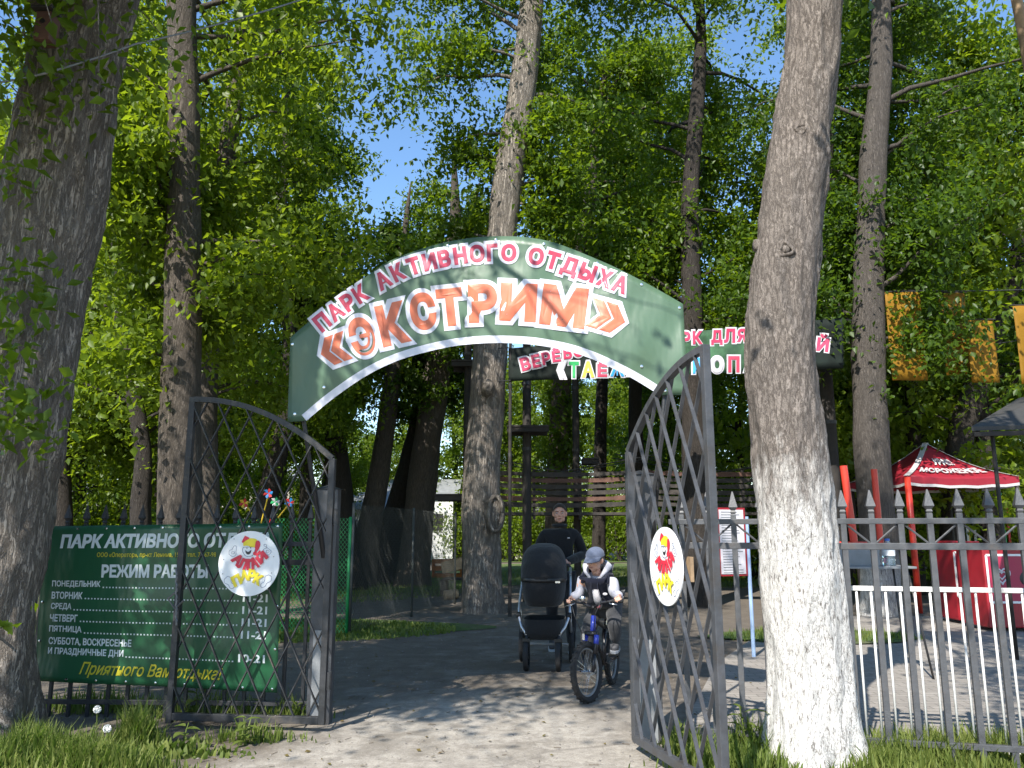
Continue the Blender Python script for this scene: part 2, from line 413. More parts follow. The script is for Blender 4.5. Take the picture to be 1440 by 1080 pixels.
def sheet(name, pts, z, mat, kind='structure', grid=None):
    mb = MB(); mb.add([(p[0], p[1], z) for p in pts], [tuple(range(len(pts)))])
    return tag(mb.build(name, mat), kind=kind)
SOIL = ground_mat()
gm = MB(); gm.add([(-400, -60, 0), (400, -60, 0), (400, 700, 0), (-400, 700, 0)], [(0, 1, 2, 3)])
tag(gm.build("ground", SOIL), kind='structure')
# worn path through the gate, wearing out into the soil at its edges
def worn_path():
    rows = [(-6, -4.8, 4.6), (0, -4.6, 4.0), (3.6, -3.4, 3.0), (4.9, -2.2, 1.6), (5.8, -1.8, 1.2), (7.2, -2.0, 2.0), (9, -2.4, 2.6), (12, -3.0, 3.2), (15, -3.6, 3.4), (19, -4.2, 3.2)]
    rows = [(a[0] + (b_[0] - a[0]) * k / 6, a[1] + (b_[1] - a[1]) * k / 6, a[2] + (b_[2] - a[2]) * k / 6) for a, b_ in zip(rows[:-1], rows[1:]) for k in range(6)]
    n = 13; V = []; Wt = []; fs = []
    for i, (y, xl, xr) in enumerate(rows):
        for k in range(n):
            u = k / (n - 1); V.append((xl + (xr - xl) * u, y, 0.004)); Wt.append(max(0.0, min(1, 2.6 * min(u, 1 - u))) * (1 if y < 5.6 else max(.12, 1 - (y - 5.6) / 2.6)))  # edges wear out; past the gate shade is put in, fading to darker soil
    for i in range(len(rows) - 1):
        for k in range(n - 1): a = i * n + k; fs.append((a, a + 1, a + n + 1, a + n))
    mb = MB(); mb.add(V, fs); o = mb.build("path", path_mat()); at_ = o.data.attributes.new('wear_shade', 'FLOAT', 'POINT'); at_.data.foreach_set('value', Wt)
    tag(o, kind='structure')
worn_path()
sheet("paving", [(1.1, 5.75), (9, 5.2), (14, 14), (4.6, 14), (2.2, 9)], 0.009, pave_mat())
LAWN = lawn_mat()
def blob(cx, cy, rx, ry, n=40, s=0):
    return [(cx + rx * math.cos(a) * (1 + .12 * math.sin(3 * a + s) + .06 * math.sin(7 * a + 2 * s)), cy + ry * math.sin(a) * (1 + .12 * math.sin(2 * a + s))) for a in [2 * math.pi * i / n for i in range(n)]]
for k, (cx, cy, rx, ry) in enumerate([(-4.6, 12.0, 4.0, 1.6), (-7, 24, 7.0, 7.0), (5.5, 30, 9, 9), (-18, 34, 9, 16), (2.0, 45, 26, 5), (4.1, 11.2, 1.4, 0.7)]):
    sheet("lawn", blob(cx, cy, rx, ry, s=k), 0.010 + 0.003 * k, LAWN)

def grass_stuff(name, areas, label):
    rng = np.random.default_rng(11); V = []; 
    for (cx, cy, rx, ry, n, h) in areas:
        a = rng.uniform(0, 2 * np.pi, n); r_ = np.sqrt(rng.uniform(0, 1, n))
        big = rx > 1; x = cx + rx * (r_ * np.cos(a) if big else rng.normal(size=n) * .62); y = cy + ry * (r_ * np.sin(a) if big else rng.normal(size=n) * .62)
        if not big: r_ = np.minimum(1.6, np.hypot((x - cx) / rx, (y - cy) / ry))
        hh = np.maximum(.02, h * rng.uniform(0.3, 1.2, n) * (1.1 - 0.5 * r_)); az = rng.uniform(0, 2 * np.pi, n); ln = rng.uniform(0.1, 0.7, n) * hh
        wd = 0.0035 + 0.004 * rng.uniform(0, 1, n) + 0.01 * (h < 0.12)
        dx = np.cos(az); dy = np.sin(az); px_ = -dy; py_ = dx
        z0 = np.zeros(n)
        rows = [(x - px_ * wd, y - py_ * wd, z0), (x + px_ * wd, y + py_ * wd, z0),
                (x + px_ * wd * .8 + dx * ln * .35, y + py_ * wd * .8 + dy * ln * .35, hh * .6), (x - px_ * wd * .8 + dx * ln * .35, y - py_ * wd * .8 + dy * ln * .35, hh * .6),
                (x + dx * ln, y + dy * ln, hh)]
        V.append(np.stack([np.stack(r_, 1) for r_ in rows], 1).reshape(-1, 3))
    V = np.concatenate(V).astype(np.float32); n = len(V) // 5; I = np.arange(n) * 5
    me = bpy.data.meshes.new(name); me.vertices.add(5 * n); me.vertices.foreach_set("co", V.ravel())
    T = np.stack([I, I + 1, I + 2, I, I + 2, I + 3, I + 3, I + 2, I + 4], 1).ravel().astype(np.int32)
    me.loops.add(9 * n); me.loops.foreach_set("vertex_index", T)
    me.polygons.add(3 * n); me.polygons.foreach_set("loop_start", np.arange(0, 9 * n, 3, dtype=np.int32)); me.update(calc_edges=True)
    me.materials.append(GRASS); o = link(name, me); return tag(o, label, "grass", kind='stuff')
GA = []
r2 = random.Random(8)
for (px, py, rx, ry, n, h) in [(40, 1075, .40, .16, 1500, .24), (110, 1078, .30, .15, 1100, .22), (190, 1052, .13, .10, 700, .30), (10, 1050, .3, .2, 700, .2), (150, 1085, .35, .12, 900, .18),
                               (250, 1062, .3, .10, 250, .10), (350, 1042, .3, .10, 300, .14), (1300, 1075, .6, .16, 1900, .20), (1400, 1072, .45, .14, 1500, .2), (1240, 1085, .25, .15, 600, .16),
                               (1060, 1060, .25, .25, 700, .22), (965, 1060, .14, .2, 350, .2), (1040, 1085, .3, .2, 700, .16), (300, 1010, .5, .10, 500, .22), (150, 1000, .6, .12, 600, .2), (410, 1012, .2, .1, 200, .2), (1330, 1045, .9, .12, 900, .13), (1000, 1078, .25, .2, 400, .2)]:
    p = gnd(px, py); GA.append((p.x, p.y, rx, ry, n, h))
for (cx, cy, rx, ry, n, h) in [(-4.6, 12.0, 3.8, 1.5, 9000, .10), (-6.5, 22, 6.0, 6.5, 20000, .14), (5, 27, 7, 6, 14000, .15), (4.1, 11.2, 1.4, .7, 1800, .14)]: GA.append((cx, cy, rx, ry, n, h))
grass_stuff("grass", GA, "green grass tufts along the fence foot and over the shaded lawn")

# ================================================================ TREES
def azback(rng, z):
    # keep limbs under about seven metres mostly to the sides and behind, as on the photo's bare boles
    a = rng.uniform(0, 2 * math.pi)
    if z < 12:
        for _ in range(9):
            if math.sin(a) < -0.12: a = rng.uniform(0, 2 * math.pi)
    return a
NLEAF = [0]
def tree(label, pix, Y, top, limbs, crown=None, bark=None, leaf=None, seg=16, amp=0.012, seed=1, base=None, flare=0.08, size=0.085, name="park_tree", group="park trees", step=6, twt=False, extra=None, collar=None, thin=None):
    rng = np.random.default_rng(seed)
    pts = []; rad = []
    for (px, py, wpx) in pix:
        p = at(px, py, Y); pts.append(p); rad.append(0.5 * wpx * mpp(p))
    b = pts[0].copy(); d = (pts[1] - pts[0]).normalized()
    if b.z > 0.02: b = b - d * (b.z / max(.2, d.z)); pts.insert(0, b); rad.insert(0, rad[0] * 1.08)
    b = pts[0]; b0 = Vector((b.x, b.y, 0)); pts[0] = Vector((b.x, b.y, -0.1))
    d = (pts[-1] - pts[-2]).normalized(); d = (d + Vector((0, 0, 0.8))).normalized()
    while pts[-1].z < top - 1.0:
        pts.append(pts[-1] + d * 2.2 + Vector((rng.normal() * .12, rng.normal() * .12, 0))); rad.append(rad[-1] * 0.80)
    k0 = len(pix) + 1; m = len(pts) - k0
    for i in range(max(0, m)): rad[k0 + i] = rad[k0 - 1] * (1 - (i + 1) / (m + .01)) + .015
    if pts[-1].z > top - 3: rad[-1] = min(rad[-1], .02)
    loc = [p - b0 for p in pts]
    root = thing(name, label, "tree", b0, group=group)
    mb = MB(); path, rr = trunk_mb(mb, loc, rad, seg, amp, 6.0 if amp < .02 else 7.0, seed * 3.7, step, flare)
    cen = [np.zeros((0, 3))]
    for kw in limbs: cen.append(make_limbs(mb, path, rr, rng, twig_tubes=twt, **kw))
    if extra: cen.append(extra(mb, path, rr, rng, b0))
    mb.build("trunk", bark or BARK_MID, root, smooth=True)
    c = np.concatenate(cen)
    if thin: c = thin(c, np.array(b0), rng)
    NLEAF[0] += len(c)
    if len(c):
        me = leaves_mesh("crown", c, size * 1.32, rng, leaf or LEAF_A); link("crown", me, root)
    return root

def L(n, z0, z1, Rr, leafn=34, twigs=8, **k): return dict(n=int(n * 1.5), z0=z0, z1=z1, Rr=Rr, leafn=int(leafn * 1.6), twigs=int(twigs * 1.9), sig=.20, **k)
AZ = azback
def az_to(x, y, s=0.8):
    a0 = math.atan2(y, x)
    return lambda rng, z: a0 + rng.normal() * s

def gate_gap(c, b0, rng):
    # leaves pruned away so sun reaches the banner and path; gap shaped for light
    p = c + b0; s = np.array(SUN); t = (5.65 - p[:, 1]) / -s[1]; q = p - s[None] * t[:, None]
    ban_ = (t > 0) & (q[:, 0] > -1.75) & (q[:, 0] < 1.5) & (q[:, 2] > 2.15) & (q[:, 2] < 4.0)
    t2 = p[:, 2] / s[2]; g_ = p - s[None] * t2[:, None]
    frn_ = (g_[:, 1] < 6.55 + .25 * np.sin(g_[:, 0] * 3)) & (g_[:, 0] > -1.9) & (p[:, 1] < 4.5)
    return c[~((ban_ & (rng.uniform(size=len(c)) < .93)) | (frn_ & (rng.uniform(size=len(c)) < .85)))]
# left near tree: thick leaning bole at the photo's left edge
def near_sprays(mb, path, rr, rng, b0):
    out = []
    for (px, py, Y, n, s) in [(20, 240, 5.2, 60, .16), (35, 395, 5.2, 80, .16), (15, 560, 5.0, 110, .16), (40, 600, 5.1, 60, .12), (8, 470, 5.1, 60, .14), (95, 130, 5.4, 90, .2), (60, 90, 5.3, 70, .2), (15, 120, 5.2, 120, .22), (10, 30, 5.3, 120, .25), (100, 30, 5.5, 90, .2), (5, 880, 5.3, 12, .06)]:
        p = at(px, py, Y) - b0; q, r_ = interp(path, rr, p.z - 0.25)
        mb.tube([q, q.lerp(p, .5) + Vector((0, 0, .06)), p], [.014, .009, .004], 5, caps=False)
        out.append(np.array(p)[None] + rng.normal(size=(n, 3)) * s)
    return np.concatenate(out)
tree("thick rough-barked tree leaning right at the left edge beside the opening hours board",
     [(-28, 1045, 112), (-18, 900, 112), (0, 700, 138), (25, 500, 146), (66, 300, 138), (106, 100, 112), (132, 0, 108)], 5.75, 12,
     [L(38, 5.2, 8.4, 4.2, 42, 10, azf=az_to(-.26, -1, .32), rise=.36, prof=lambda f: 1.0), L(12, 6.5, 11.5, 2.8, 34, 8, azf=az_to(-.3, .5, 1.0))], bark=BARK_BIG, leaf=LEAF_A, seg=72, amp=0.030, seed=3, step=22, flare=.12, twt=True, extra=near_sprays, size=.075, thin=gate_gap)  # limbs spread forward out of view, shaped to shade the ground past the gate
# right near tree
def stubs(mb, path, rr, rng, b0):
    for (px, py, l) in [(1060, 345, .10)]:
        p = at(px, py, 5.35) - b0; q, r_ = interp(path, rr, p.z - .02)
        mb.tube([q, q.lerp(p, .75), p], [.07, .055, .042], 10)
    out = []
    for (px, py, n, s) in [(1115, 20, 30, .10), (1170, 10, 50, .15)]:
        p = at(px, py, 5.6) - b0; out.append(np.array(p)[None] + rng.normal(size=(n, 3)) * s)
    for (px, py, r_) in [(1131, 200, .05), (1128, 325, .045), (1122, 365, .07)]:       # knots
        p = at(px, py, 5.35) - b0; q, r0 = interp(path, rr, p.z); d = CP - b0 - q; d.z = 0; d.normalize()
        c = q + d * (r0 + .006); t = d.cross(Vector((0, 0, 1)))
        mb.tube([c + (t * math.cos(a) + Vector((0, 0, 1)) * math.sin(a)) * r_ * (.62 + .12 * math.sin(3 * a + px)) - d * .006 for a in [i * 2 * math.pi / 18 for i in range(19)]], .013, 8)
        mb.ball(c - d * .012, (r_ * .38, r_ * .38, r_ * .45), 10)
    return np.concatenate(out)
tree("pale grey leaning tree with whitewashed foot beside the right gate leaf",
     [(1150, 1105, 136), (1144, 1000, 118), (1126, 800, 110), (1106, 600, 98), (1096, 480, 90), (1103, 390, 86), (1128, 200, 80), (1146, 0, 72)], 5.35, 11.5,
     [L(8, 6.4, 11.0, 2.4, 30, 7, azf=az_to(1, .6, .8)), L(6, 6.6, 7.6, 3.6, 36, 8, azf=az_to(.35, -1, .15), rise=.3, prof=lambda f: 1.0, t0=.5)], bark=BARK_NEAR, leaf=LEAF_A, seg=96, amp=0.024, seed=5, step=30, flare=.07, twt=True, extra=stubs, size=.075)  # second limb set added out of view to shade the paving
# row behind the gate
tree("straight grey tree rising behind the opening hours board",
     [(252, 960, 66), (252, 800, 64), (254, 600, 56), (257, 400, 48), (259, 200, 43), (256, 0, 38)], 10.3, 15,
     [L(11, 3.6, 6.5, 2.3, 36, 9, azf=AZ), L(16, 6.0, 14, 3.0, 36, 9, azf=AZ)], leaf=LEAF_B, seed=7, seg=28, amp=.012, size=.09)
tree("split grey tree with a torn pale hollow seen through the left gate leaf",
     [(290, 905, 40), (290, 720, 36), (288, 560, 34), (300, 400, 30), (320, 220, 26), (335, 100, 20)], 13.2, 15,
     [L(12, 3.4, 8, 2.4, 34, 8, azf=AZ), L(12, 7, 14, 2.8, 34, 8)], leaf=LEAF_B, seed=9, seg=20)
tree("slender speckled tree left of the arched banner",
     [(490, 823, 46), (480, 720, 38), (468, 600, 31), (450, 440, 25), (432, 260, 21), (408, 100, 17)], 20.5, 17,
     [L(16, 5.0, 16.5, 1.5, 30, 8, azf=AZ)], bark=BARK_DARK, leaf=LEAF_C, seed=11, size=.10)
tree("thin bole leaning right, sharing its foot with the slender speckled tree",
     [(508, 815, 40), (520, 740, 34), (536, 650, 28), (548, 560, 25), (558, 460, 22)], 21.5, 10.5,
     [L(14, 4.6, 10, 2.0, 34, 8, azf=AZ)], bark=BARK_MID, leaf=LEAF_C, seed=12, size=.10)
tree("dark bole leaning steeply right under the arched banner",
     [(538, 806, 40), (552, 740, 34), (575, 650, 28), (598, 560, 25), (618, 480, 22), (650, 360, 18)], 23, 11,
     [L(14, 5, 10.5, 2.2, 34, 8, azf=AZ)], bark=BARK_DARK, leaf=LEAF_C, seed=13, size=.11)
tree("broad dark tree leaning right, with two marks on its bark",
     [(580, 815, 48), (588, 740, 42), (598, 640, 40), (612, 540, 38), (628, 420, 34)], 22, 11.5,
     [L(16, 5.0, 11, 2.4, 36, 9, azf=AZ)], bark=BARK_MID, leaf=LEAF_A, seed=14, size=.10, seg=20)
def burl(mb, path, rr, rng, b0):
    p = at(692, 722, 14.2) - b0
    mb.ball(p + Vector((.06, .12, 0)), (.17, .14, .36), 14)
    q = p + Vector((.06, -.01, 0))
    mb.tube([q + Vector((math.cos(a) * .12, -.0, math.sin(a) * .3)) for a in [i * 2 * math.pi / 18 for i in range(19)]], .035, 6)
    mb.ball(at(686, 545, 14.3) - b0, (.12, .14, .16), 10)
    return np.zeros((0, 3))
tree("tall tree with a large burl scar standing in the path behind the gate",
     [(680, 862, 58), (678, 800, 54), (676, 700, 52), (681, 600, 50), (690, 480, 46), (704, 350, 44), (716, 240, 41), (735, 120, 37), (748, 0, 32)], 14.7, 17,
     [L(7, 6.2, 8.5, 2.4, 38, 9, azf=AZ), L(20, 8.3, 16.5, 3.1, 38, 10, azf=AZ)], bark=BARK_BIG, leaf=LEAF_A, seed=17, seg=40, amp=.018, extra=burl, flare=.06, size=.09, step=10)
tree("ivy-sleeved tree behind the man with the pram",
     [(782, 800, 32), (782, 740, 31), (785, 640, 30), (790, 540, 27), (800, 420, 23), (830, 280, 19)], 21, 15,
     [L(14, 2.6, 7, .40, 22, 4), L(26, 7.4, 15.3, 3.3, 36, 9, azf=AZ)], bark=BARK_MID, leaf=LEAF_A, seed=18, size=.10)
tree("thin tree right of the boy's cap rising past the plank bridge",
     [(842, 775, 20), (843, 700, 18), (845, 600, 17), (850, 480, 15), (865, 330, 13)], 26, 15,
     [L(24, 7.6, 15.4, 3.2, 36, 9, azf=AZ)], bark=BARK_DARK, leaf=LEAF_B, seed=19, size=.11)
tree("dark straight tree directly behind the right end of the arched banner",
     [(985, 830, 44), (980, 700, 40), (976, 560, 34), (973, 430, 28), (970, 280, 24), (982, 130, 20)], 16, 16,
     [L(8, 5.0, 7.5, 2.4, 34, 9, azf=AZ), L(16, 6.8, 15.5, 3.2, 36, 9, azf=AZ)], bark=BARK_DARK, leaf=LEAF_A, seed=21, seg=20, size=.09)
tree("grey tree with a whitewashed foot behind the picket fence",
     [(1240, 862, 52), (1236, 760, 50), (1226, 640, 47), (1221, 500, 44), (1221, 400, 41), (1228, 230, 36), (1240, 60, 28)], 14.2, 16,
     [L(12, 4.4, 7.2, 2.7, 38, 9, azf=AZ), L(18, 6.6, 15.5, 3.6, 36, 9, azf=AZ)], bark=BARK_LIMED, leaf=LEAF_C, seed=22, seg=32, amp=.010, size=.085)
tree("crooked dark tree leaning right above the red tent",
     [(1338, 800, 32), (1340, 720, 32), (1352, 610, 34), (1368, 560, 33), (1384, 500, 31), (1410, 430, 27), (1440, 340, 24)], 17.5, 14,
     [L(18, 4.5, 13.5, 3.2, 36, 9, azf=AZ)], bark=BARK_DARK, leaf=LEAF_C, seed=23, seg=20, size=.09)
tree("thin dark tree between the red tent and the whitewashed tree",
     [(1288, 830, 26), (1286, 700, 23), (1284, 580, 20), (1280, 420, 17)], 19, 15,
     [L(18, 4.6, 14.5, 3.0, 36, 9, azf=AZ)], bark=BARK_DARK, leaf=LEAF_A, seed=24, size=.09)
tree("dark tree just right of the thick left-edge trunk beyond the fence",
     [(86, 850, 30), (86, 720, 28), (84, 600, 25), (100, 420, 22)], 17, 14,
     [L(22, 2.6, 13.5, 3.2, 38, 9, azf=AZ)], bark=BARK_DARK, leaf=LEAF_B, seed=25, size=.095)
tree("forked dark tree leaning left between the left-edge trunk and the straight grey tree",
     [(200, 840, 30), (198, 720, 27), (202, 640, 25), (188, 560, 20), (170, 470, 15), (160, 360, 12)], 15.5, 13,
     [L(22, 2.8, 12.5, 2.8, 38, 9, azf=AZ)], bark=BARK_DARK, leaf=LEAF_B, seed=26, size=.09)
tree("dark tree with a thick leaning fork behind the pinwheels",
     [(362, 800, 34), (372, 720, 30), (388, 650, 28), (402, 590, 24), (408, 480, 20), (395, 330, 15)], 18, 14,
     [L(22, 3.4, 13.5, 2.3, 36, 9, azf=AZ)], bark=BARK_DARK, leaf=LEAF_A, seed=27, size=.095)
tree("thin dark tree standing between the gate post and the speckled tree",
     [(428, 800, 18), (430, 690, 16), (436, 560, 15), (430, 420, 12)], 19.5, 12,
     [L(16, 3.6, 9, 1.8, 34, 8, azf=AZ)], bark=BARK_DARK, leaf=LEAF_B, seed=28, size=.10)
tree("dark leaning tree in the gap between the ivy-sleeved tree and the right gate leaf",
     [(905, 790, 24), (900, 700, 22), (893, 560, 19), (905, 420, 16), (925, 260, 13)], 22, 15,
     [L(26, 7.4, 15.4, 3.4, 36, 9, azf=AZ)], bark=BARK_DARK, leaf=LEAF_B, seed=29, size=.10)
tree("dark tree behind the pale leaning tree",
     [(1128, 830, 30), (1128, 700, 28), (1132, 560, 25), (1150, 400, 21), (1160, 250, 18)], 18, 15,
     [L(22, 4.4, 14.5, 3.2, 36, 9, azf=AZ)], bark=BARK_DARK, leaf=LEAF_A, seed=30, size=.09)

# wood beyond: prototypes shared by copies
def proto_tree(seed, top, z0, Rr, leaf, n, size, leafn=34, label=None):
    rng = np.random.default_rng(seed)
    root = thing("wood_tree", label, "tree", (0, 0, 0), group="trees of the wood beyond the park")
    mb = MB(); pts = [Vector((0, 0, -.1))]; x = y = 0
    for i in range(7):
        x += rng.normal() * .12; y += rng.normal() * .12; pts.append(Vector((x, y, top * (i + 1) / 7)))
    rad = [.21 - .028 * i for i in range(8)]
    path, rr = trunk_mb(mb, pts, rad, 10, 0, 6, seed, 4, .05)
    c = make_limbs(mb, path, rr, rng, int(n * 1.3), z0, top * .98, Rr, int(leafn * 1.4), 12, sig=.28)
    mb.build("trunk", BARK_DARK, root, smooth=True)
    link("crown", leaves_mesh("crown", c, size, rng, leaf), root); NLEAF[0] += len(c)
    return root
WL = "leafy tree in the sunlit wood far behind the rope park"
protos = [proto_tree(101, 12.5, 1.2, 3.4, LEAF_B, 34, .17, label=WL), proto_tree(102, 14, 1.8, 3.2, LEAF_A, 36, .17, label=WL), proto_tree(103, 10.5, .6, 3.4, LEAF_B, 32, .17, label=WL)]
rr_ = random.Random(5)
spots = []
for (az, d) in [(-35, 24), (-32, 33), (-28, 27), (-26, 40), (-22, 30), (-19, 44), (-16, 33), (-13, 39), (-10, 47), (-7, 45), (-4, 48), (-1, 44), (1.5, 49), (4, 45), (6.5, 43), (9, 47), (11, 31), (14, 38), (16, 29), (19, 35), (21.5, 42), (23.5, 29), (26, 36), (28.5, 26), (31, 33), (34, 27), (36, 36), (-38, 30), (39, 30), (22, 22.5), (31, 21), (-24, 22), (-11, 52), (0, 55), (10, 54), (20, 52), (30, 48), (-20, 55), (-30, 50)]:
    spots.append((d * math.sin(R(az)), d * math.cos(R(az))))
used = set()
for i, (x, y) in enumerate(spots):
    k = i % 3; s = rr_.uniform(.85, 1.15)
    if -17 < math.degrees(math.atan2(x, y)) < -5.5: s *= .8
    if k not in used: o = protos[k]; used.add(k); o.location = (x, y, 0); o.scale = (s,) * 3; o.rotation_euler = (0, 0, rr_.uniform(0, 6.28))
    else: dup(protos[k], (x, y, 0), rr_.uniform(0, 6.28), None, s)
# understorey bushes between the boles (background of the view under the banner)
def bush_proto(seed, label):
    rng = np.random.default_rng(seed); root = thing("leafy_bush", label, "bush", (0, 0, 0), group="bushes in front of the far wood")
    mb = MB(); c = []
    for k in range(9):
        a = rng.uniform(0, 6.28); e = Vector((math.cos(a) * rng.uniform(.2, 1.1), math.sin(a) * rng.uniform(.2, 1.1), rng.uniform(1.0, 2.6)))
        mb.tube([Vector((0, 0, -.05)), e * .5 + Vector((0, 0, .2)), e], [.03, .02, .008], 5, caps=False)
        m = 260; t = rng.uniform(.3, 1.1, m)[:, None]; c.append(np.array(e)[None] * t + rng.normal(size=(m, 3)) * .30)
    mb.build("stem", BARK_DARK, root); link("foliage", leaves_mesh("foliage", np.concatenate(c), .12, rng, LEAF_B), root); return root
BL = "loose green bush in front of the far wood"
bp = bush_proto(201, BL); first = True
for (px, Y, s) in [(130, 21, 1.2), (45, 19, 1.1), (330, 26, 1.3), (430, 30, 1.2), (540, 42, 1.4), (640, 43, 1.4), (720, 41, 1.4), (770, 43, 1.5), (870, 41, 1.4), (930, 40, 1.5), (820, 44, 1.5), (590, 46, 1.4), (1020, 27, 1.2), (1060, 25, 1.4), (1160, 25, 1.3), (1210, 24, 1.2), (1310, 25, 1.3), (1400, 27, 1.4), (1430, 23, 1.2), (235, 24, 1.2)]:
    p = at(px, 750, Y); p.z = 0
    if first: bp.location = p; bp.scale = (s,) * 3; first = False
    else: dup(bp, p, rr_.uniform(0, 6.28), None, s)
print("leaves", NLEAF[0])
# ================================================================ TEXT
def glyphs(s, size=1.0, offset=0.0, bevel=0.0, shear=0.0, spacing=1.0, res=3):
    """text outline as (verts2d, faces); bevel fattens the strokes all round"""
    c = bpy.data.curves.new("lettering_curve", 'FONT'); c.body = s; c.size = size; c.offset = offset; c.shear = shear
    c.space_character = spacing; c.resolution_u = res
    if bevel: c.bevel_depth = bevel; c.bevel_resolution = 2; c.extrude = 0.0
    o = bpy.data.objects.new("lettering_curve", c); COL.objects.link(o)
    dg = bpy.context.evaluated_depsgraph_get(); ev = o.evaluated_get(dg); me = ev.to_mesh()
    V = [(v.co.x, v.co.y, v.co.z) for v in me.vertices]; Fc = [tuple(p.vertices) for p in me.polygons]
    ev.to_mesh_clear(); bpy.data.objects.remove(o); bpy.data.curves.remove(c)
    return V, Fc
def put_text(mb, s, box, fn, off=0.004, rot=0.0, zs=0.0, **k):
    """glyphs fitted to box (u0,v0,u1,v1) (v upward); fn(u,v,off) -> point"""
    V, Fc = glyphs(s, **k)
    if not V: return
    x0 = min(v[0] for v in V); x1 = max(v[0] for v in V); y0 = min(v[1] for v in V); y1 = max(v[1] for v in V)
    u0, v0, u1, v1 = box; cx = (u0 + u1) / 2; cy = (v0 + v1) / 2; ca, sa = math.cos(R(rot)), math.sin(R(rot))
    zm = max(1e-6, max(abs(v[2]) for v in V)); P = []
    for (x, y, z) in V:
        a = (x - (x0 + x1) / 2) / (x1 - x0) * (u1 - u0); b = (y - (y0 + y1) / 2) / max(1e-6, y1 - y0) * (v1 - v0)
        P.append(fn(cx + a * ca - b * sa, cy + a * sa + b * ca, off + (zs * z / zm)))
    mb.add(P, Fc)
def build_text(mb, name, mat, parent):
    me = bpy.data.meshes.new(name); me.from_pydata(mb.v, [], mb.f); return link(name, me, parent, [mat])

# ================================================================ shared paints
IRON = paint("dark_iron", (0.026, 0.027, 0.030), 0.5, var=.35, scale=9, bmp=.3, dirt=(0.09, 0.075, 0.062))
IRON_GREY = paint("grey_iron", (0.058, 0.061, 0.068), 0.45, var=.25, scale=8, bmp=.3, dirt=(0.05, 0.045, 0.042))
IRON_LIGHT = paint("grey_fence_paint", (0.068, 0.071, 0.077), 0.5, var=.3, scale=8, bmp=.3, dirt=(0.07, 0.06, 0.055))
WHITE = paint("white_paint", (0.74, 0.75, 0.76), 0.4, var=.06, scale=5, bmp=.05)
WHITE_FENCE = paint("white_fence_paint", (0.72, 0.72, 0.70), 0.5, var=.08, scale=8, bmp=.1, dirt=(0.45, 0.42, 0.38))
WOOD_GREY = paint("weathered_planks", (0.050, 0.043, 0.038), 0.85, var=.45, scale=5, bmp=.4)
WOOD_PALE = paint("pale_plank", (0.32, 0.22, 0.13), 0.8, var=.3, scale=6, bmp=.3)
RED = paint("red_paint", (0.62, 0.045, 0.025), 0.4, var=.15, scale=5)
RED_DARK = paint("red_cabinet", (0.30, 0.012, 0.022), 0.45, var=.15, scale=4)
GREY = paint("grey_sheet_steel", (0.22, 0.23, 0.24), 0.5, var=.15, scale=5)
BLACK = paint("black_plastic", (0.014, 0.014, 0.015), 0.45, var=.2)
RUBBER = paint("tyre_rubber", (0.020, 0.020, 0.021), 0.8, var=.25, scale=20, bmp=.3)
CHROME = paint("bare_metal", (0.55, 0.56, 0.58), 0.25, metal=1.0, var=.05)
def vinyl(name, c, rough=0.38, tr=0.12):
    m, t, b = new_mat(name); vec = coords(t); n = noise_n(t, vec, 2.2, 4, 0.6)
    out = ramp(t, n, [(0.3, [x * .9 for x in c]), (0.7, [min(1, x * 1.07) for x in c])])
    t.links.new(out, b.inputs['Base Color']); b.inputs['Roughness'].default_value = rough
    tl = t.nodes.new("ShaderNodeBsdfTranslucent"); t.links.new(out, tl.inputs[0])
    ms = t.nodes.new("ShaderNodeMixShader"); ms.inputs[0].default_value = tr
    t.links.new(b.outputs[0], ms.inputs[1]); t.links.new(tl.outputs[0], ms.inputs[2]); t.links.new(ms.outputs[0], t.nodes['Material Output'].inputs[0])
    bump(t, b, noise_n(t, coords(t, (3, 3, 1)), 1.3, 3), 0.35, 0.06)
    return m
V_GREEN = vinyl("banner_green", (0.088, 0.155, 0.098))
V_WHITE = vinyl("banner_white", (0.68, 0.69, 0.78))
V_RED = vinyl("banner_crimson", (0.56, 0.055, 0.11))
V_ORANGE = vinyl("banner_orange", (0.66, 0.17, 0.085))
V_BOARD = vinyl("board_green", (0.018, 0.095, 0.042), .32)
V_LETTER = vinyl("board_lettering", (0.66, 0.72, 0.72), .4)
V_YELLOW = vinyl("board_yellow", (0.52, 0.46, 0.03), .4)

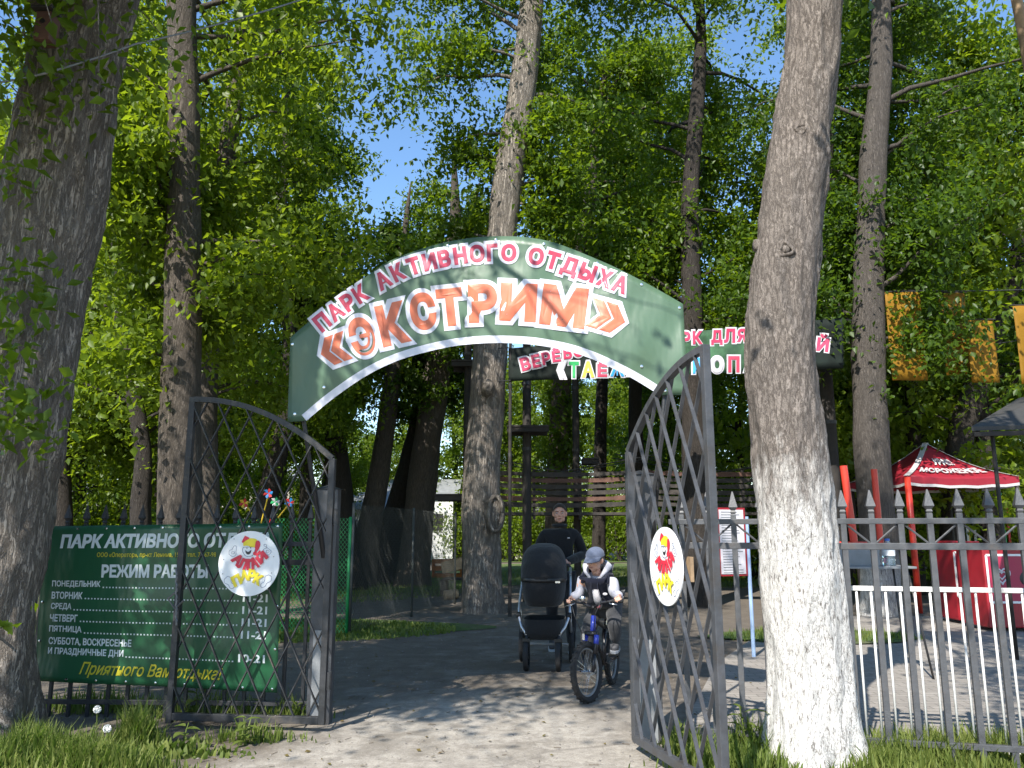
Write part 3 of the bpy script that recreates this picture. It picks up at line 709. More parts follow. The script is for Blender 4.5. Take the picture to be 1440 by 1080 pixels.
# ================================================================ GATE
ZT, ZH = 2.40, 1.93           # height of free stile / hinge stile
hl = gnd(452, 1031); fl = onz(272, 562, ZT)
hr = gnd(896, 1058); fr = onz(991, 490, ZT)
def top_z(x, w_): return ZH + (ZT - ZH) * (1 - (1 - max(0, min(1, x / w_))) ** 2.1)
def gate_leaf(hinge, free, label, mat, side):
    d = Vector((free.x - hinge.x, free.y - hinge.y, 0)); w_ = d.length
    root = thing("gate_leaf", label, "gate", (hinge.x, hinge.y, 0), math.atan2(d.y, d.x), "gate leaves of the park entrance")
    zb = 0.06; mb = MB()
    mb.box((0.0, 0, (zb + ZH) / 2), (.045, .045, ZH - zb), bev=.003)
    mb.box((w_, 0, (zb + ZT) / 2), (.045, .045, ZT - zb + .04), bev=.003)
    mb.box((w_ / 2, 0, zb + .025), (w_ - .046, .044, .05), bev=.003)
    pts = [(w_ * i / 18, 0, top_z(w_ * i / 18, w_)) for i in range(19)]
    for a, b in zip(pts[:-1], pts[1:]):
        mb.bar(a, Vector(b) + (Vector(b) - Vector(a)) * .04, .042, .04, Vector((0, 1, 0)))
    mb.build("frame", mat, root)
    lat = MB(); cw = w_ / 5.55; chh = cw * 2.0
    sl = chh / cw
    for fam, yy in ((1, .0115), (-1, -.0115)):
        for k in range(-12, 14):
            seg = None
            for i in range(241):
                x = w_ * i / 240; z = zb + .05 + k * chh + (fam * sl * x if fam > 0 else sl * (w_ - x))
                ok = zb + .03 <= z <= top_z(x, w_) - .01 and .01 < x < w_ - .01
                if ok:
                    if seg is None: seg = [(x, yy, z), None]
                    seg[1] = (x, yy, z)
            if seg and seg[1] and (Vector(seg[0]) - Vector(seg[1])).length > .06:
                a, b = Vector(seg[0]), Vector(seg[1]); lat.bar(a, b, .022, .008, Vector((0, 1, 0)))
    lat.build("lattice", mat, root)
    for z in (.35, 1.5): hg = MB(); hg.tube([(-.04, 0, z - .06), (-.04, 0, z + .06)], .018, 10); hg.box((-.02, 0, z), (.04, .012, .08)); hg.build("hinge", mat, root)
    return root, w_
GL, wl = gate_leaf(hl, fl, "dark lattice gate leaf folded back in front of the opening hours board", IRON, 1)
GR, wr = gate_leaf(hr, fr, "grey lattice gate leaf swung open towards the viewer beside the whitewashed trunk", IRON_GREY, -1)
ch = MB()                                   # chain hanging on the left free stile
for k in range(14):
    p = at(247 + (k % 3), 800 + k * 5.5, fl.y - .05); q = at(249 - (k % 3), 808 + k * 5.5, fl.y - .055); ch.tube([p, q], .006, 6)
ch.tube([at(250, 830, fl.y - .045), at(236, 842, fl.y - .06), at(246, 856, fl.y - .045), at(258, 845, fl.y - .06)], .008, 6)
tag(ch.build("chain", paint("dull_steel", (.16, .16, .165), .45, metal=.6)), "loose steel chain knotted round the free stile of the left gate leaf", "chain")

def gate_post(pa, w_, dpt, h, label):
    root = thing("gate_post", label, "post", (pa.x, pa.y, 0), 0, "gate posts")
    mb = MB(); mb.box((0, 0, h / 2 - .05), (w_, dpt, h + .1), bev=.006); mb.build("post_shaft", IRON_GREY, root)
    c = MB(); c.add([(-w_ / 2 - .012, -dpt / 2 - .012, h), (w_ / 2 + .012, -dpt / 2 - .012, h), (w_ / 2 + .012, dpt / 2 + .012, h), (-w_ / 2 - .012, dpt / 2 + .012, h), (0, 0, h + .035)],
                   [(3, 2, 1, 0), (0, 1, 4), (1, 2, 4), (2, 3, 4), (3, 0, 4)]); c.build("post_cap", IRON, root)
    p = MB(); p.box((.0, -dpt / 2 - .006, .34), (w_ * .62, .008, .66)); p.build("patch_plate", GREY, root)
    return root
pl = gnd(444, 1022); pl.y += .10
gate_post(pl, .17, .12, at(444, 688, pl.y).z, "grey steel gate post behind the left gate leaf")
pr = gnd(915, 1050); pr.y += .12
gate_post(pr, .20, .12, at(915, 668, pr.y).z, "wide grey steel gate post behind the right gate leaf")

# ---------------------------------------------------------------- arched banner
YL, YR = pl.y - .12, pr.y - .02
def surf(px, py, off=0.0):
    Y = YL + (YR - YL) * (px - 405) / 560
    rp = .012 * math.sin(px * .035 + py * .012) + .010 * math.sin(px * .013 - py * .04) + .006 * math.sin(px * .09 + py * .05)
    return at(px, py, Y + rp - off)
def z2(x, y): return (390 + x / 2.44, 320 + y / 2.44)
def catmull(L, K=10):
    out = []
    for i in range(len(L) - 1):
        p0, p1, p2, p3 = L[max(i - 1, 0)], L[i], L[i + 1], L[min(i + 2, len(L) - 1)]
        for k in range(K):
            t = k / K; f = lambda a, b, c, d: .5 * (2 * b + (c - a) * t + (2 * a - 5 * b + 4 * c - d) * t * t + (3 * b - a - 3 * c + d) * t ** 3)
            out.append((f(p0[0], p1[0], p2[0], p3[0]), f(p0[1], p1[1], p2[1], p3[1])))
    out.append(L[-1]); return out
def resample(L, n):
    d = [0]
    for a, b in zip(L[:-1], L[1:]): d.append(d[-1] + math.hypot(b[0] - a[0], b[1] - a[1]))
    out = []; j = 0
    for i in range(n):
        s = d[-1] * i / (n - 1)
        while j < len(d) - 2 and d[j + 1] < s: j += 1
        t = (s - d[j]) / max(1e-9, d[j + 1] - d[j]); out.append((L[j][0] * (1 - t) + L[j + 1][0] * t, L[j][1] * (1 - t) + L[j + 1][1] * t))
    return out
outer = catmull([z2(*p) for p in [(45, 378), (100, 330), (200, 248), (300, 172), (400, 108), (580, 50), (750, 30), (920, 44), (1100, 110), (1250, 182), (1392, 262)]])
arc = catmull([z2(*p) for p in [(100, 663), (190, 588), (300, 512), (400, 462), (500, 430), (620, 405), (750, 396), (900, 405), (1050, 440), (1200, 508), (1312, 575)]])
inner = [z2(35, 668)] + arc + [z2(1410, 575)]
ro = resample(outer, 90); ri = resample(inner, 90)
ban = thing("arched_banner", "green arched banner in white-edged red and orange lettering over the gateway", "banner", surf(685, 470))
b0 = ban.location.copy()
mb = MB(); nv = 14; V = []; fs = []
for (o_, i_) in zip(ro, ri):
    for k in range(nv):
        t = k / (nv - 1); V.append(surf(o_[0] + (i_[0] - o_[0]) * t, o_[1] + (i_[1] - o_[1]) * t) - b0)
for i in range(89):
    for k in range(nv - 1): a = i * nv + k; fs.append((a, a + nv, a + nv + 1, a + 1))
mb.add(V, fs); cl = mb.build("cloth", V_GREEN, ban, smooth=True)
so_ = cl.modifiers.new("thickness", 'SOLIDIFY'); so_.thickness = .003; so_.offset = 0
mb = MB(); ra = resample(arc, 90); V = []; fs = []
for i, p in enumerate(ra):
    a = ra[max(i - 1, 0)]; b = ra[min(i + 1, 89)]; tx, ty = b[0] - a[0], b[1] - a[1]; l_ = math.hypot(tx, ty); nx, ny = ty / l_, -tx / l_
    for k in range(3): V.append(surf(p[0] + nx * 10.5 * k / 2, p[1] + ny * 10.5 * k / 2, .005) - b0)
for i in range(89):
    for k in range(2): a = i * 3 + k; fs.append((a, a + 3, a + 4, a + 1))
mb.add(V, fs); mb.build("border", V_WHITE, ban, smooth=True)
def along(curve, s_text, hgt, mb_out, mb_fill, fill_off, out_bev):
    """letters of one line set along a pixel curve (baseline)"""
    ws = []
    for chx in s_text:
        if chx == ' ': ws.append(.42); continue
        V, _ = glyphs(chx); ws.append(max(v[0] for v in V) - min(v[0] for v in V) + .16)
    cv = resample(curve, 400); d = [0]
    for a, b in zip(cv[:-1], cv[1:]): d.append(d[-1] + math.hypot(b[0] - a[0], b[1] - a[1]))
    sc = d[-1] / sum(ws); s = 0; wi = 0
    for chx, w_ in zip(s_text, ws):
        m = s + w_ / 2; s += w_
        if chx == ' ': wi += 1; continue
        j = min(range(400), key=lambda q: abs(d[q] - m * sc)); a = cv[max(0, j - 4)]; b = cv[min(399, j + 4)]
        an = math.degrees(math.atan2(-(b[1] - a[1]), b[0] - a[0])); nx, ny = math.sin(R(-an)), -math.cos(R(-an))
        hh = hgt * (1.12 if chx in 'ДЙ' else 1); cx = cv[j][0] + nx * hgt / 2; cy = cv[j][1] + ny * hgt / 2
        if chx == 'Д': cx -= nx * hgt * .06; cy -= ny * hgt * .06
        gw = (w_ - .10) * sc
        f = lambda u, v, off: surf(u, -v, off) - b0
        bx = (cx - gw / 2, -cy - hh / 2, cx + gw / 2, -cy + hh / 2)
        put_text(mb_fill[wi], chx, bx, f, .010, an, bevel=fill_off, zs=.001)
        g = out_bev * hgt
        put_text(mb_out, chx, (bx[0] - g, bx[1] - g, bx[2] + g, bx[3] + g), f, .0065, an, zs=.0015, bevel=out_bev * .95)
mo, mf = MB(), [MB(), MB(), MB()]
along(catmull([z2(*p) for p in [(150, 365), (240, 295), (335, 232), (450, 170), (570, 137), (680, 120), (790, 116), (900, 132), (1010, 166), (1100, 198), (1196, 232)]]), "ПАРК АКТИВНОГО ОТДЫХА", 25, mo, mf, .055, .16)
for q in mf: build_text(q, "crimson_lettering", V_RED, ban)
mf2 = MB()
f = lambda u, v, off: surf(u, -v, off) - b0
for chx, x0, y0, x1, y1, an in [("«", 146, 368, 246, 468, 20), ("Э", 247, 306, 333, 440, 17), ("К", 346, 258, 448, 402, 13), ("С", 455, 222, 545, 352, 9), ("Т", 548, 208, 638, 338, 6), ("Р", 655, 192, 755, 326, 2), ("И", 764, 190, 890, 322, -3), ("М", 905, 200, 1062, 340, -7), ("»", 1066, 256, 1196, 356, -16)]:
    a = z2(x0, y1); b = z2(x1, y0); bx = (a[0], -a[1], b[0], -b[1])
    put_text(mf2, chx, bx, f, .010, an, bevel=.065 if chx not in '«»' else .035, zs=.001)
    g = 6.0; put_text(mo, chx, (bx[0] - g, bx[1] - g, bx[2] + g, bx[3] + g), f, .0065, an, zs=.0015, bevel=.165 if chx not in '«»' else .13)
    if chx not in '«»': put_text(mo, chx, (bx[0] - 2.6, bx[1] - 2.6, bx[2] + 2.6, bx[3] + 2.6), f, .0045, an, zs=.001, bevel=.105)
    if chx == 'Э': put_text(mo, chx, (bx[0] + 4, bx[1] + 7, bx[2] - 4, bx[3] - 7), f, .0040, an, zs=.001, bevel=.13)
build_text(mf2, "orange_lettering", V_ORANGE, ban); build_text(mo, "lettering_outline", V_WHITE, ban)
def eyelets(points, r_, root):
    m = MB(); m.lathe([(r_, -.003), (r_, .003), (r_ * .4, .004)], 10, (0, 0, 0), Matrix.Rotation(R(90), 3, 'X')); o = None
    for p in points:
        if o is None: o = m.build("eyelet", CHROME, root); q = o
        else: q = o.copy(); COL.objects.link(q); q.parent = root
        q.location = p
eyelets([surf(*z2(x, y), .003) - b0 for (x, y) in [(60, 640), (52, 400), (160, 548), (205, 262), (405, 120), (585, 62), (750, 42), (915, 56), (1098, 122), (1250, 476), (1250, 195), (1380, 275), (1395, 560), (1330, 560)]], .011, ban)
# hoop that carries the banner
hoop = thing("gateway_arch", "thin dark steel hoop carrying the arched banner between the gate posts", "arch", (pl.x, pl.y, 0))
hb = MB(); h0 = hoop.location.copy()
pts = [Vector((pl.x, pl.y - .075, 1.2))] + [surf(p[0], p[1] + 9, -.05) for p in [(424, 560)] + ro[6:-8:6] + [(935, 540)]] + [Vector((pr.x + .05, pr.y - .075, 1.2))]
hb.tube([p - h0 for p in pts], .017, 8); hb.build("tube", IRON, hoop, smooth=True)

# ---------------------------------------------------------------- round emblem signs on the leaves
E_RED = flat("emblem_red", (0.60, 0.028, 0.055)); E_YEL = flat("emblem_yellow", (0.72, 0.58, 0.03)); E_LINE = flat("emblem_line", (0.12, 0.13, 0.22)); E_BLK = flat("emblem_black", (0.015, 0.015, 0.02))
def emblem(center, n, r_, label, letters_mat):
    n = n.normalized(); u = Vector((0, 0, 1)).cross(n).normalized(); v = Vector((0, 0, 1))
    root = thing("round_sign", label, "sign", center, 0, "round emblem signs on the gate leaves")
    f = lambda a, b, off=0.0: u * (a * r_) + v * (b * r_) + n * off
    P = lambda x, y: ((x - 530) / 432, (515 - y) / 432)
    mb = MB(); k = 48
    mb.add([f(math.cos(a), math.sin(a), o) for o in (0, .008) for a in [2 * math.pi * i / k for i in range(k)]],
           [tuple(range(k - 1, -1, -1)), tuple(range(k, 2 * k))] + [(i, (i + 1) % k, (i + 1) % k + k, i + k) for i in range(k)])
    mb.build("disc", WHITE, root)
    def poly(mb, L, off, smooth=True):
        L = catmull([P(*q) for q in L] + [P(*L[0])], 6)[:-1] if smooth else [P(*q) for q in L]
        mb.add([f(a, b, off) for a, b in L], [tuple(range(len(L)))])
    def ring(mb, L, off, wd=.006):
        L = catmull([P(*q) for q in L] + [P(*L[0])], 6); mb.tube([f(a, b, off) for a, b in L], r_ * wd, 5, caps=False)
    m = MB(); poly(m, [(440, 285), (438, 240), (470, 200), (540, 180), (610, 190), (648, 230), (640, 292), (560, 300), (500, 280)], .0105); m.build("yellow_cap", E_YEL, root)
    m = MB(); poly(m, [(455, 145), (522, 178), (470, 212), (435, 240), (415, 225)], .012); poly(m, [(615, 222), (655, 212), (682, 262), (660, 330), (636, 362), (640, 402), (600, 405), (585, 375), (612, 345), (606, 290)], .012)
    m.build("red_cap_tip", E_RED, root)
    m = MB(); ring(m, [(440, 300), (430, 345), (465, 405), (520, 425), (580, 405), (605, 345), (600, 300)], .009, .008)
    for (x, y) in [(290, 365), (780, 345)]:
        sgn = 1 if x < 500 else -1
        ring(m, [(x - 50, y + 30), (x - 48, y - 20), (x - 10, y - 35), (x + 18 * sgn, y - 82), (x + 52 * sgn, y - 70), (x + 48, y - 5), (x + 50, y + 35), (x + 5, y + 60)], .009)
        ring(m, [(x - 10, y - 5), (x + 25, y - 2), (x + 25, y + 20), (x - 10, y + 22)], .009, .005)
    ring(m, [(195, 730), (240, 690), (285, 710), (300, 770), (345, 800), (330, 845), (285, 840), (260, 800), (205, 775)], .009)
    ring(m, [(865, 690), (820, 665), (775, 690), (765, 750), (715, 790), (730, 830), (780, 815), (800, 775), (855, 745)], .009)
    m.build("drawn_line", E_LINE, root)
    m = MB(); poly(m, [(468, 338), (512, 362), (556, 335), (545, 380), (512, 398), (484, 380)], .0095)
    m.build("mouth", E_BLK, root)
    for (x, y) in [(492, 312), (545, 308)]: m = MB(); poly(m, [(x - 8, y), (x, y - 9), (x + 8, y), (x, y + 9)], .0095); m.build("eye", E_BLK, root)
    for (x, y) in [(170, 465), (170, 655), (878, 425), (858, 640), (300, 190), (760, 190)]: m = MB(); poly(m, [(x - 7, y), (x, y - 7), (x + 7, y), (x, y + 7)], .0095); m.build("screw", E_BLK, root)
    for s, mat, L in (("АЛТАЙ", E_RED, [(372, 465, -42, 150, 150), (452, 520, -20, 120, 150), (530, 528, 0, 130, 150), (612, 508, 22, 130, 160), (706, 425, 44, 150, 160)]), ("ПАРК", letters_mat, [(376, 738, 28, 130, 150), (482, 672, 10, 120, 150), (588, 668, -8, 110, 160), (682, 722, -26, 120, 150)])):
        m = MB()
        for chx, (x, y, an, ww, hh) in zip(s, L):
            a, b = P(x, y); put_text(m, chx, (a - ww / 864, b - hh / 864, a + ww / 864, b + hh / 864), f, .0125 + .0007 * x / 100, an, zs=.0004, bevel=.075)
        build_text(m, "red_lettering" if s == "АЛТАЙ" else "yellow_lettering", mat, root)
    return root
nl = Vector((fl.y - hl.y, hl.x - fl.x, 0)).normalized()
if nl.y > 0: nl = -nl
def on_leaf(px, py, h_, n):
    d = ray(px, py); t = (Vector((h_.x, h_.y, H)) - CP).dot(n) / d.dot(n); return CP + d * t
c1 = on_leaf(353, 792, hl, nl); emblem(c1 + nl * .03, nl, 44.5 * mpp(c1), "round white sign with a laughing jester emblem on the dark left gate leaf", E_YEL)
nr = Vector((fr.y - hr.y, hr.x - fr.x, 0)).normalized()
if nr.x > 0: nr = -nr
c2 = on_leaf(944, 796, hr, nr); emblem(c2 + nr * .03, nr, 54 * mpp(c2), "round white sign with a laughing jester emblem on the grey right gate leaf", E_YEL)
bk = MB(); bp_ = on_leaf(958, 800, hr, nr) - nr * .03; bk.box(bp_, (.02, .16, .14), Matrix.Rotation(math.atan2(nr.y, nr.x), 3, 'Z')); 
tag(bk.build("backing_plank", WOOD_PALE), "small pale plank fixed behind the right round sign", "plank")

# ---------------------------------------------------------------- opening hours board
YB = pl.y + .02
C4 = [at(62, 740, YB + .05), at(398, 735.5, YB), at(390, 974, YB), at(47, 957, YB + .05)]
def bsurf(u, v, off=0.0):           # u right, v down 0..1
    p = (C4[0] * (1 - u) + C4[1] * u) * (1 - v) + (C4[3] * (1 - u) + C4[2] * u) * v
    return p + Vector((0, -off + .008 * math.sin(u * 9 + v * 3) + .006 * math.sin(u * 4 - v * 7) + .004 * math.sin(v * 17 + u * 5), 0))
bd = thing("opening_hours_board", "dark green vinyl board of park opening hours hung on the left fence", "sign", bsurf(.5, .5)); b1 = bd.location.copy()
mb = MB(); nu, nv = 50, 30
mb.add([bsurf(i / nu, k / nv) - b1 for i in range(nu + 1) for k in range(nv + 1)], [(i * (nv + 1) + k, (i + 1) * (nv + 1) + k, (i + 1) * (nv + 1) + k + 1, i * (nv + 1) + k + 1) for i in range(nu) for k in range(nv)])
o = mb.build("vinyl", V_BOARD, bd, smooth=True); s_ = o.modifiers.new("thickness", 'SOLIDIFY'); s_.thickness = .003; s_.offset = 0
fb = lambda u, v, off: bsurf(u, -v, off) - b1
def bt(mb, s, u0, v0, u1, v1, bold=.03, **k): put_text(mb, s, (u0, -v1, u1, -v0), fb, .005, bevel=bold, zs=.0008, **k)
def row(name, mat, items, dots=None):
    m = MB()
    for it in items: bt(m, *it[:5], **(it[5] if len(it) > 5 else {}))
    if dots:
        u, v, u1 = dots
        while u < u1: m.add([fb(u, -v, .005), fb(u + .006, -v, .005), fb(u + .006, -(v - .009), .005), fb(u, -(v - .009), .005)], [(0, 1, 2, 3)]); u += .0137
    build_text(m, name, mat, bd)
row("title_lettering", V_LETTER, [("ПАРК АКТИВНОГО ОТДЫХА", .073, .055, .955, .165, dict(bold=.05, shear=.1))])
row("address_lettering", V_YELLOW, [("ООО «Оператор», пр-кт Ленина, 152е, тел. 77-67-98", .232, .175, .725, .213, dict(bold=.02))])
row("heading_lettering", V_LETTER, [("РЕЖИМ РАБОТЫ", .256, .252, .695, .338, dict(bold=.045))])
for k, (s, wd) in enumerate([("ПОНЕДЕЛЬНИК", .205), ("ВТОРНИК", .132), ("СРЕДА", .088), ("ЧЕТВЕРГ", .118), ("ПЯТНИЦА", .137)]):
    v0 = .358 + k * .0725
    row("weekday_lettering", V_LETTER, [(s, .05, v0, .05 + wd, v0 + .047)])
    row("dotted_line_print", V_LETTER, [], (.060 + wd, v0 + .046, .833)); row("hours_lettering", V_LETTER, [("11-21", .845, v0, .948, v0 + .047)])
row("weekend_lettering", V_LETTER, [("СУББОТА, ВОСКРЕСЕНЬЕ", .05, .722, .395, .775)])
row("holiday_lettering", V_LETTER, [("И ПРАЗДНИЧНЫЕ ДНИ", .05, .787, .365, .837)])
row("dotted_line_print", V_LETTER, [], (.374, .834, .826)); row("hours_lettering", V_LETTER, [("10-21", .838, .785, .948, .834)])
row("greeting_lettering", V_YELLOW, [("Приятного Вам отдыха!", .19, .868, .775, .965, dict(bold=.015, shear=.42))])
eyelets([fb(u, -v, .004) for (u, v) in [(k / 8 * .96 + .02, .02) for k in range(9)] + [(k / 8 * .96 + .02, .98) for k in range(9)] + [(.012, .25), (.012, .5), (.012, .75), (.988, .25), (.988, .5), (.988, .75)]], .009, bd)

# ================================================================ FENCES
def spear(mb, x, z, s, y=0):
    mb.lathe([(s * .55, z), (s * .75, z + .012), (s * .55, z + .024), (s * 1.15, z + .045), (s * .15, z + .15)], 4, (x, y, 0), Matrix.Rotation(R(45), 3, 'Z'))
def iron_fence(A, B, label, mat, zb, z1, z2_, ztip, sp, wd, braces=True, x0=0.0):
    d = Vector((B.x - A.x, B.y - A.y, 0)); w_ = d.length
    root = thing("iron_fence", label, "fence", (A.x, A.y, 0), math.atan2(d.y, d.x))
    for z, h in ((zb, .035), (z2_, .042), (z1, .036)):
        m = MB(); m.box((w_ / 2, -.001, z), (w_, wd * 1.02, h), bev=.003); m.build("rail", mat, root)
    x = sp / 2 + x0; proto = None; k = 0
    while x < w_:
        if proto is None:
            m = MB(); m.box((0, 0, (ztip - .15) / 2 + .01), (wd, wd * .94, ztip - .15), bev=.003); spear(m, 0, ztip - .15 + .012, wd)
            proto = m.build("picket", mat, root); o = proto
        else: o = proto.copy(); COL.objects.link(o); o.parent = root
        o.location = (x, 0, 0)
        if braces and x + sp < w_:
            b = MB(); lo, hi = z2_ + .02, z1 - .02
            if k % 2: b.tube([(x + wd / 2, 0, lo), (x + sp - wd / 2, 0, hi)], .007, 6)
            else: b.tube([(x + wd / 2, 0, hi), (x + sp - wd / 2, 0, lo)], .007, 6)
            b.build("brace", mat, root)
        x += sp; k += 1
    return root
fa = gnd(1216, 1041, .12); fb_ = gnd(1440, 1054, .12)
dfl = Vector((fb_.x - fa.x, fb_.y - fa.y, 0)).normalized()
t0 = (pr.x + .16 - fa.x) / dfl.x; A = fa + dfl * t0; B = fb_ + dfl * 1.6
Ym = fa.y
iron_fence(A, B, "grey spear-topped picket fence with zigzag braces right of the gate", IRON_LIGHT, .12, at(1216, 733, Ym).z, at(1216, 768, Ym).z, at(1250, 692, Ym).z, .172, .036)
A2 = Vector((pl.x - .10, pl.y + .10, 0)); B2 = at(-120, 900, pl.y + .22)
iron_fence(B2, A2, "black spear-topped fence behind the opening hours board", IRON, .12, 1.30, 1.16, at(130, 712, pl.y + .2).z, .15, .026, braces=False)
# white inner fence
wa = fa + dfl * (-.25) + Vector((.02, .14, 0)); wb = fb_ + dfl * 1.5 + Vector((.02, .14, 0)); d = wb - wa; d.z = 0
wf = thing("white_railing", "low white tubular railing right behind the grey picket fence", "railing", (wa.x, wa.y, 0), math.atan2(d.y, d.x))
ztop = at(1250, 826, wa.y).z; m = MB(); m.box((d.length / 2, 0, ztop), (d.length, .03, .03), bev=.004); m.build("top_rail", WHITE_FENCE, wf)
m = MB(); m.box((d.length / 2, 0, .07), (d.length, .03, .03), bev=.004); m.build("bottom_rail", WHITE_FENCE, wf)
x = .04; pk = None
rw = random.Random(2)
while x < d.length:
    if pk is None: m = MB(); m.tube([(0, 0, .085), (0, 0, ztop - .015)], .008, 8); pk = m.build("baluster", WHITE_FENCE, wf, smooth=True); o = pk
    else: o = pk.copy(); COL.objects.link(o); o.parent = wf
    o.location = (x, 0, 0); x += .088
m = MB()
for x in (.02, d.length * .5, d.length - .02): m.box((x, .03, ztop / 2 - .03), (.03, .028, ztop - .02))
m.build("post", WHITE_FENCE, wf)

# chain link panels
LINK_G = paint("green_wire", (0.02, 0.24, 0.07), .45); LINK_D = paint("dull_wire", (0.05, 0.055, 0.05), .6)
def chain_link(A, B, h, label, mat, s=.055, r_=.0022, z0=.04):
    d = Vector((B.x - A.x, B.y - A.y, 0)); w_ = d.length
    root = thing("chain_link_fence", label, "fence", (A.x, A.y, 0), math.atan2(d.y, d.x))
    m = MB()
    for fam, yy in ((1, 0.002), (-1, -.002)):
        k = -int(h / s) - 1
        while k * s < w_:
            x0 = k * s; x1 = x0 + h * .8
            a0 = max(0, x0); a1 = min(w_, x1)
            if a1 > a0 + .02:
                za = (a0 - x0) / .8; zb = (a1 - x0) / .8
                if fam < 0: za, zb = h - za, h - zb
                m.bar((a0, yy, z0 + za), (a1, yy, z0 + zb), r_ * 2, r_ * 2, Vector((0, 1, 0)))
            k += 1
    m.build("wire_mesh", mat, root)
    n = max(2, int(w_ / 2.2) + 1)
    for i in range(n):
        p = MB(); p.tube([(w_ * i / (n - 1), .02, -.05), (w_ * i / (n - 1), .02, h + .06)], .022, 8); p.build("post", mat, root, smooth=True)
    return root
ca = at(325, 900, 11.6); cb = at(486, 900, 11.4); cc = at(640, 900, 16.4)
chain_link(ca, cb, at(400, 729, 11.5).z - .04, "bright green chain-link fence behind the left gate leaf", LINK_G, r_=.0024)
chain_link(cb + Vector((.06, .03, 0)), cc, 1.75, "dull grey chain-link fence under the arched banner", LINK_D, s=.06, r_=.0014)
# ================================================================ ROPE PARK
POST = paint("dark_timber", (0.030, 0.025, 0.021), .8, var=.4, scale=5, bmp=.4)
def timber_post(px, py, Y, wpx, top_row, label):
    p = at(px, py, Y); h = at(px, top_row, Y).z; w_ = wpx * mpp(p)
    root = thing("timber_post", label, "post", (p.x, Y, 0), 0, "timber posts of the rope park")
    m = MB(); m.tube([(0, 0, -.1), (0, 0, h * .5), (0.01, 0, h)], [w_ * .52, w_ * .5, w_ * .46], 12); m.build("shaft", POST, root, smooth=True, angle=40)
    c = MB()
    for z in (h * .55, h * .8): c.lathe([(w_ * .54, z), (w_ * .54, z + .07)], 12)
    c.build("steel_band", IRON, root); return root
timber_post(656, 700, 18, 11, 420, "dark timber post hidden half behind the burl-scarred tree")
timber_post(741, 700, 17, 13, 470, "dark timber post carrying a small crosswise platform")
timber_post(811, 700, 19, 10, 480, "thin dark timber post between the ivy-sleeved tree and the thin tree")
timber_post(1172, 700, 15.5, 22, 400, "stout dark timber post behind the red frame, at the park banner's end")
timber_post(717, 700, 13.95, 5, 470, "slim dark pole at the left end of the park banner")
def platform(px0, px1, py, Y, label, th=.09, dp=.8):
    a = at(px0, py, Y); b = at(px1, py, Y); root = thing("plank_platform", label, "platform", ((a.x + b.x) / 2, Y, a.z), 0, "platforms on the rope park posts")
    w_ = b.x - a.x; n = max(3, int(dp / .14))
    m = MB()
    for i in range(n): m.box((0, -dp / 2 + dp * (i + .5) / n, rd.uniform(-.006, .006)), (w_ * rd.uniform(.94, 1), dp / n - .012, .035))
    m.build("deck_plank", WOOD_GREY, root)
    m = MB(); m.box((0, -dp / 2 + .06, -.07), (w_ * .96, .07, .10)); m.build("beam", POST, root)
    m = MB(); m.box((0, dp / 2 - .06, -.07), (w_ * .96, .07, .10)); m.build("beam", POST, root); return root
rd = random.Random(3)
platform(712, 772, 602, 16.9, "short plank platform fixed on the dark post left of the ivy-sleeved tree")
platform(612, 700, 697, 18.2, "long yellowish plank platform beside the burl-scarred tree")
platform(818, 842, 646, 18.6, "tiny plank platform left of the thin tree", dp=.5)
platform(636, 668, 512, 17.8, "high plank platform tucked under the arched banner")
WOOD_RED = paint("reddish_plank", (0.12, 0.06, 0.043), .8, var=.3, scale=5)
def plank_bridge(px0, px1, r0, r1, Y, label):
    a = at(px0, r1, Y); b = at(px1, r0, Y); root = thing("plank_bridge", label, "bridge", ((a.x + b.x) / 2, Y, a.z), 0, "hanging plank bridges")
    w_ = b.x - a.x; h = b.z - a.z; n = 6
    for i in range(n):
        m = MB(); k = 14; z = h * (i + .5) / n
        V = []; sag = lambda t: -.05 * (1 - (2 * t - 1) ** 2)
        pts = [(-w_ / 2 + w_ * j / k, rd.uniform(-.01, .01), z + sag(j / k)) for j in range(k + 1)]
        for p, q in zip(pts[:-1], pts[1:]): m.bar(p, q, .045, h / n * rd.uniform(.55, .8), Vector((0, 1, 0)))
        m.build("plank", WOOD_GREY if rd.random() < .93 else WOOD_RED, root)
    m = MB(); m.box((0, .45, -.16), (w_ * .98, .9, .06)); m.build("deck", WOOD_GREY, root)
    for t in (.04, .3, .62, .96):
        m = MB(); m.box((-w_ / 2 + w_ * t, .045, h / 2 - .14), (.07, .05, h + .3)); m.build("upright", POST, root)
    for yy in (0, .9):
        m = MB(); m.tube([(-w_ / 2 - .6, yy, h + .35), (0, yy, h - .05), (w_ / 2 + .6, yy, h + .35)], .012, 6); m.build("cable", IRON, root)
    return root
WOOD_RED = paint("reddish_plank", (0.12, 0.06, 0.043), .8, var=.3, scale=5)
plank_bridge(690, 892, 660, 712, 18, "long hanging bridge of weathered planks behind the man")
plank_bridge(905, 1130, 660, 712, 18.6, "hanging plank bridge behind the right gate leaf and pale leaning trunk")

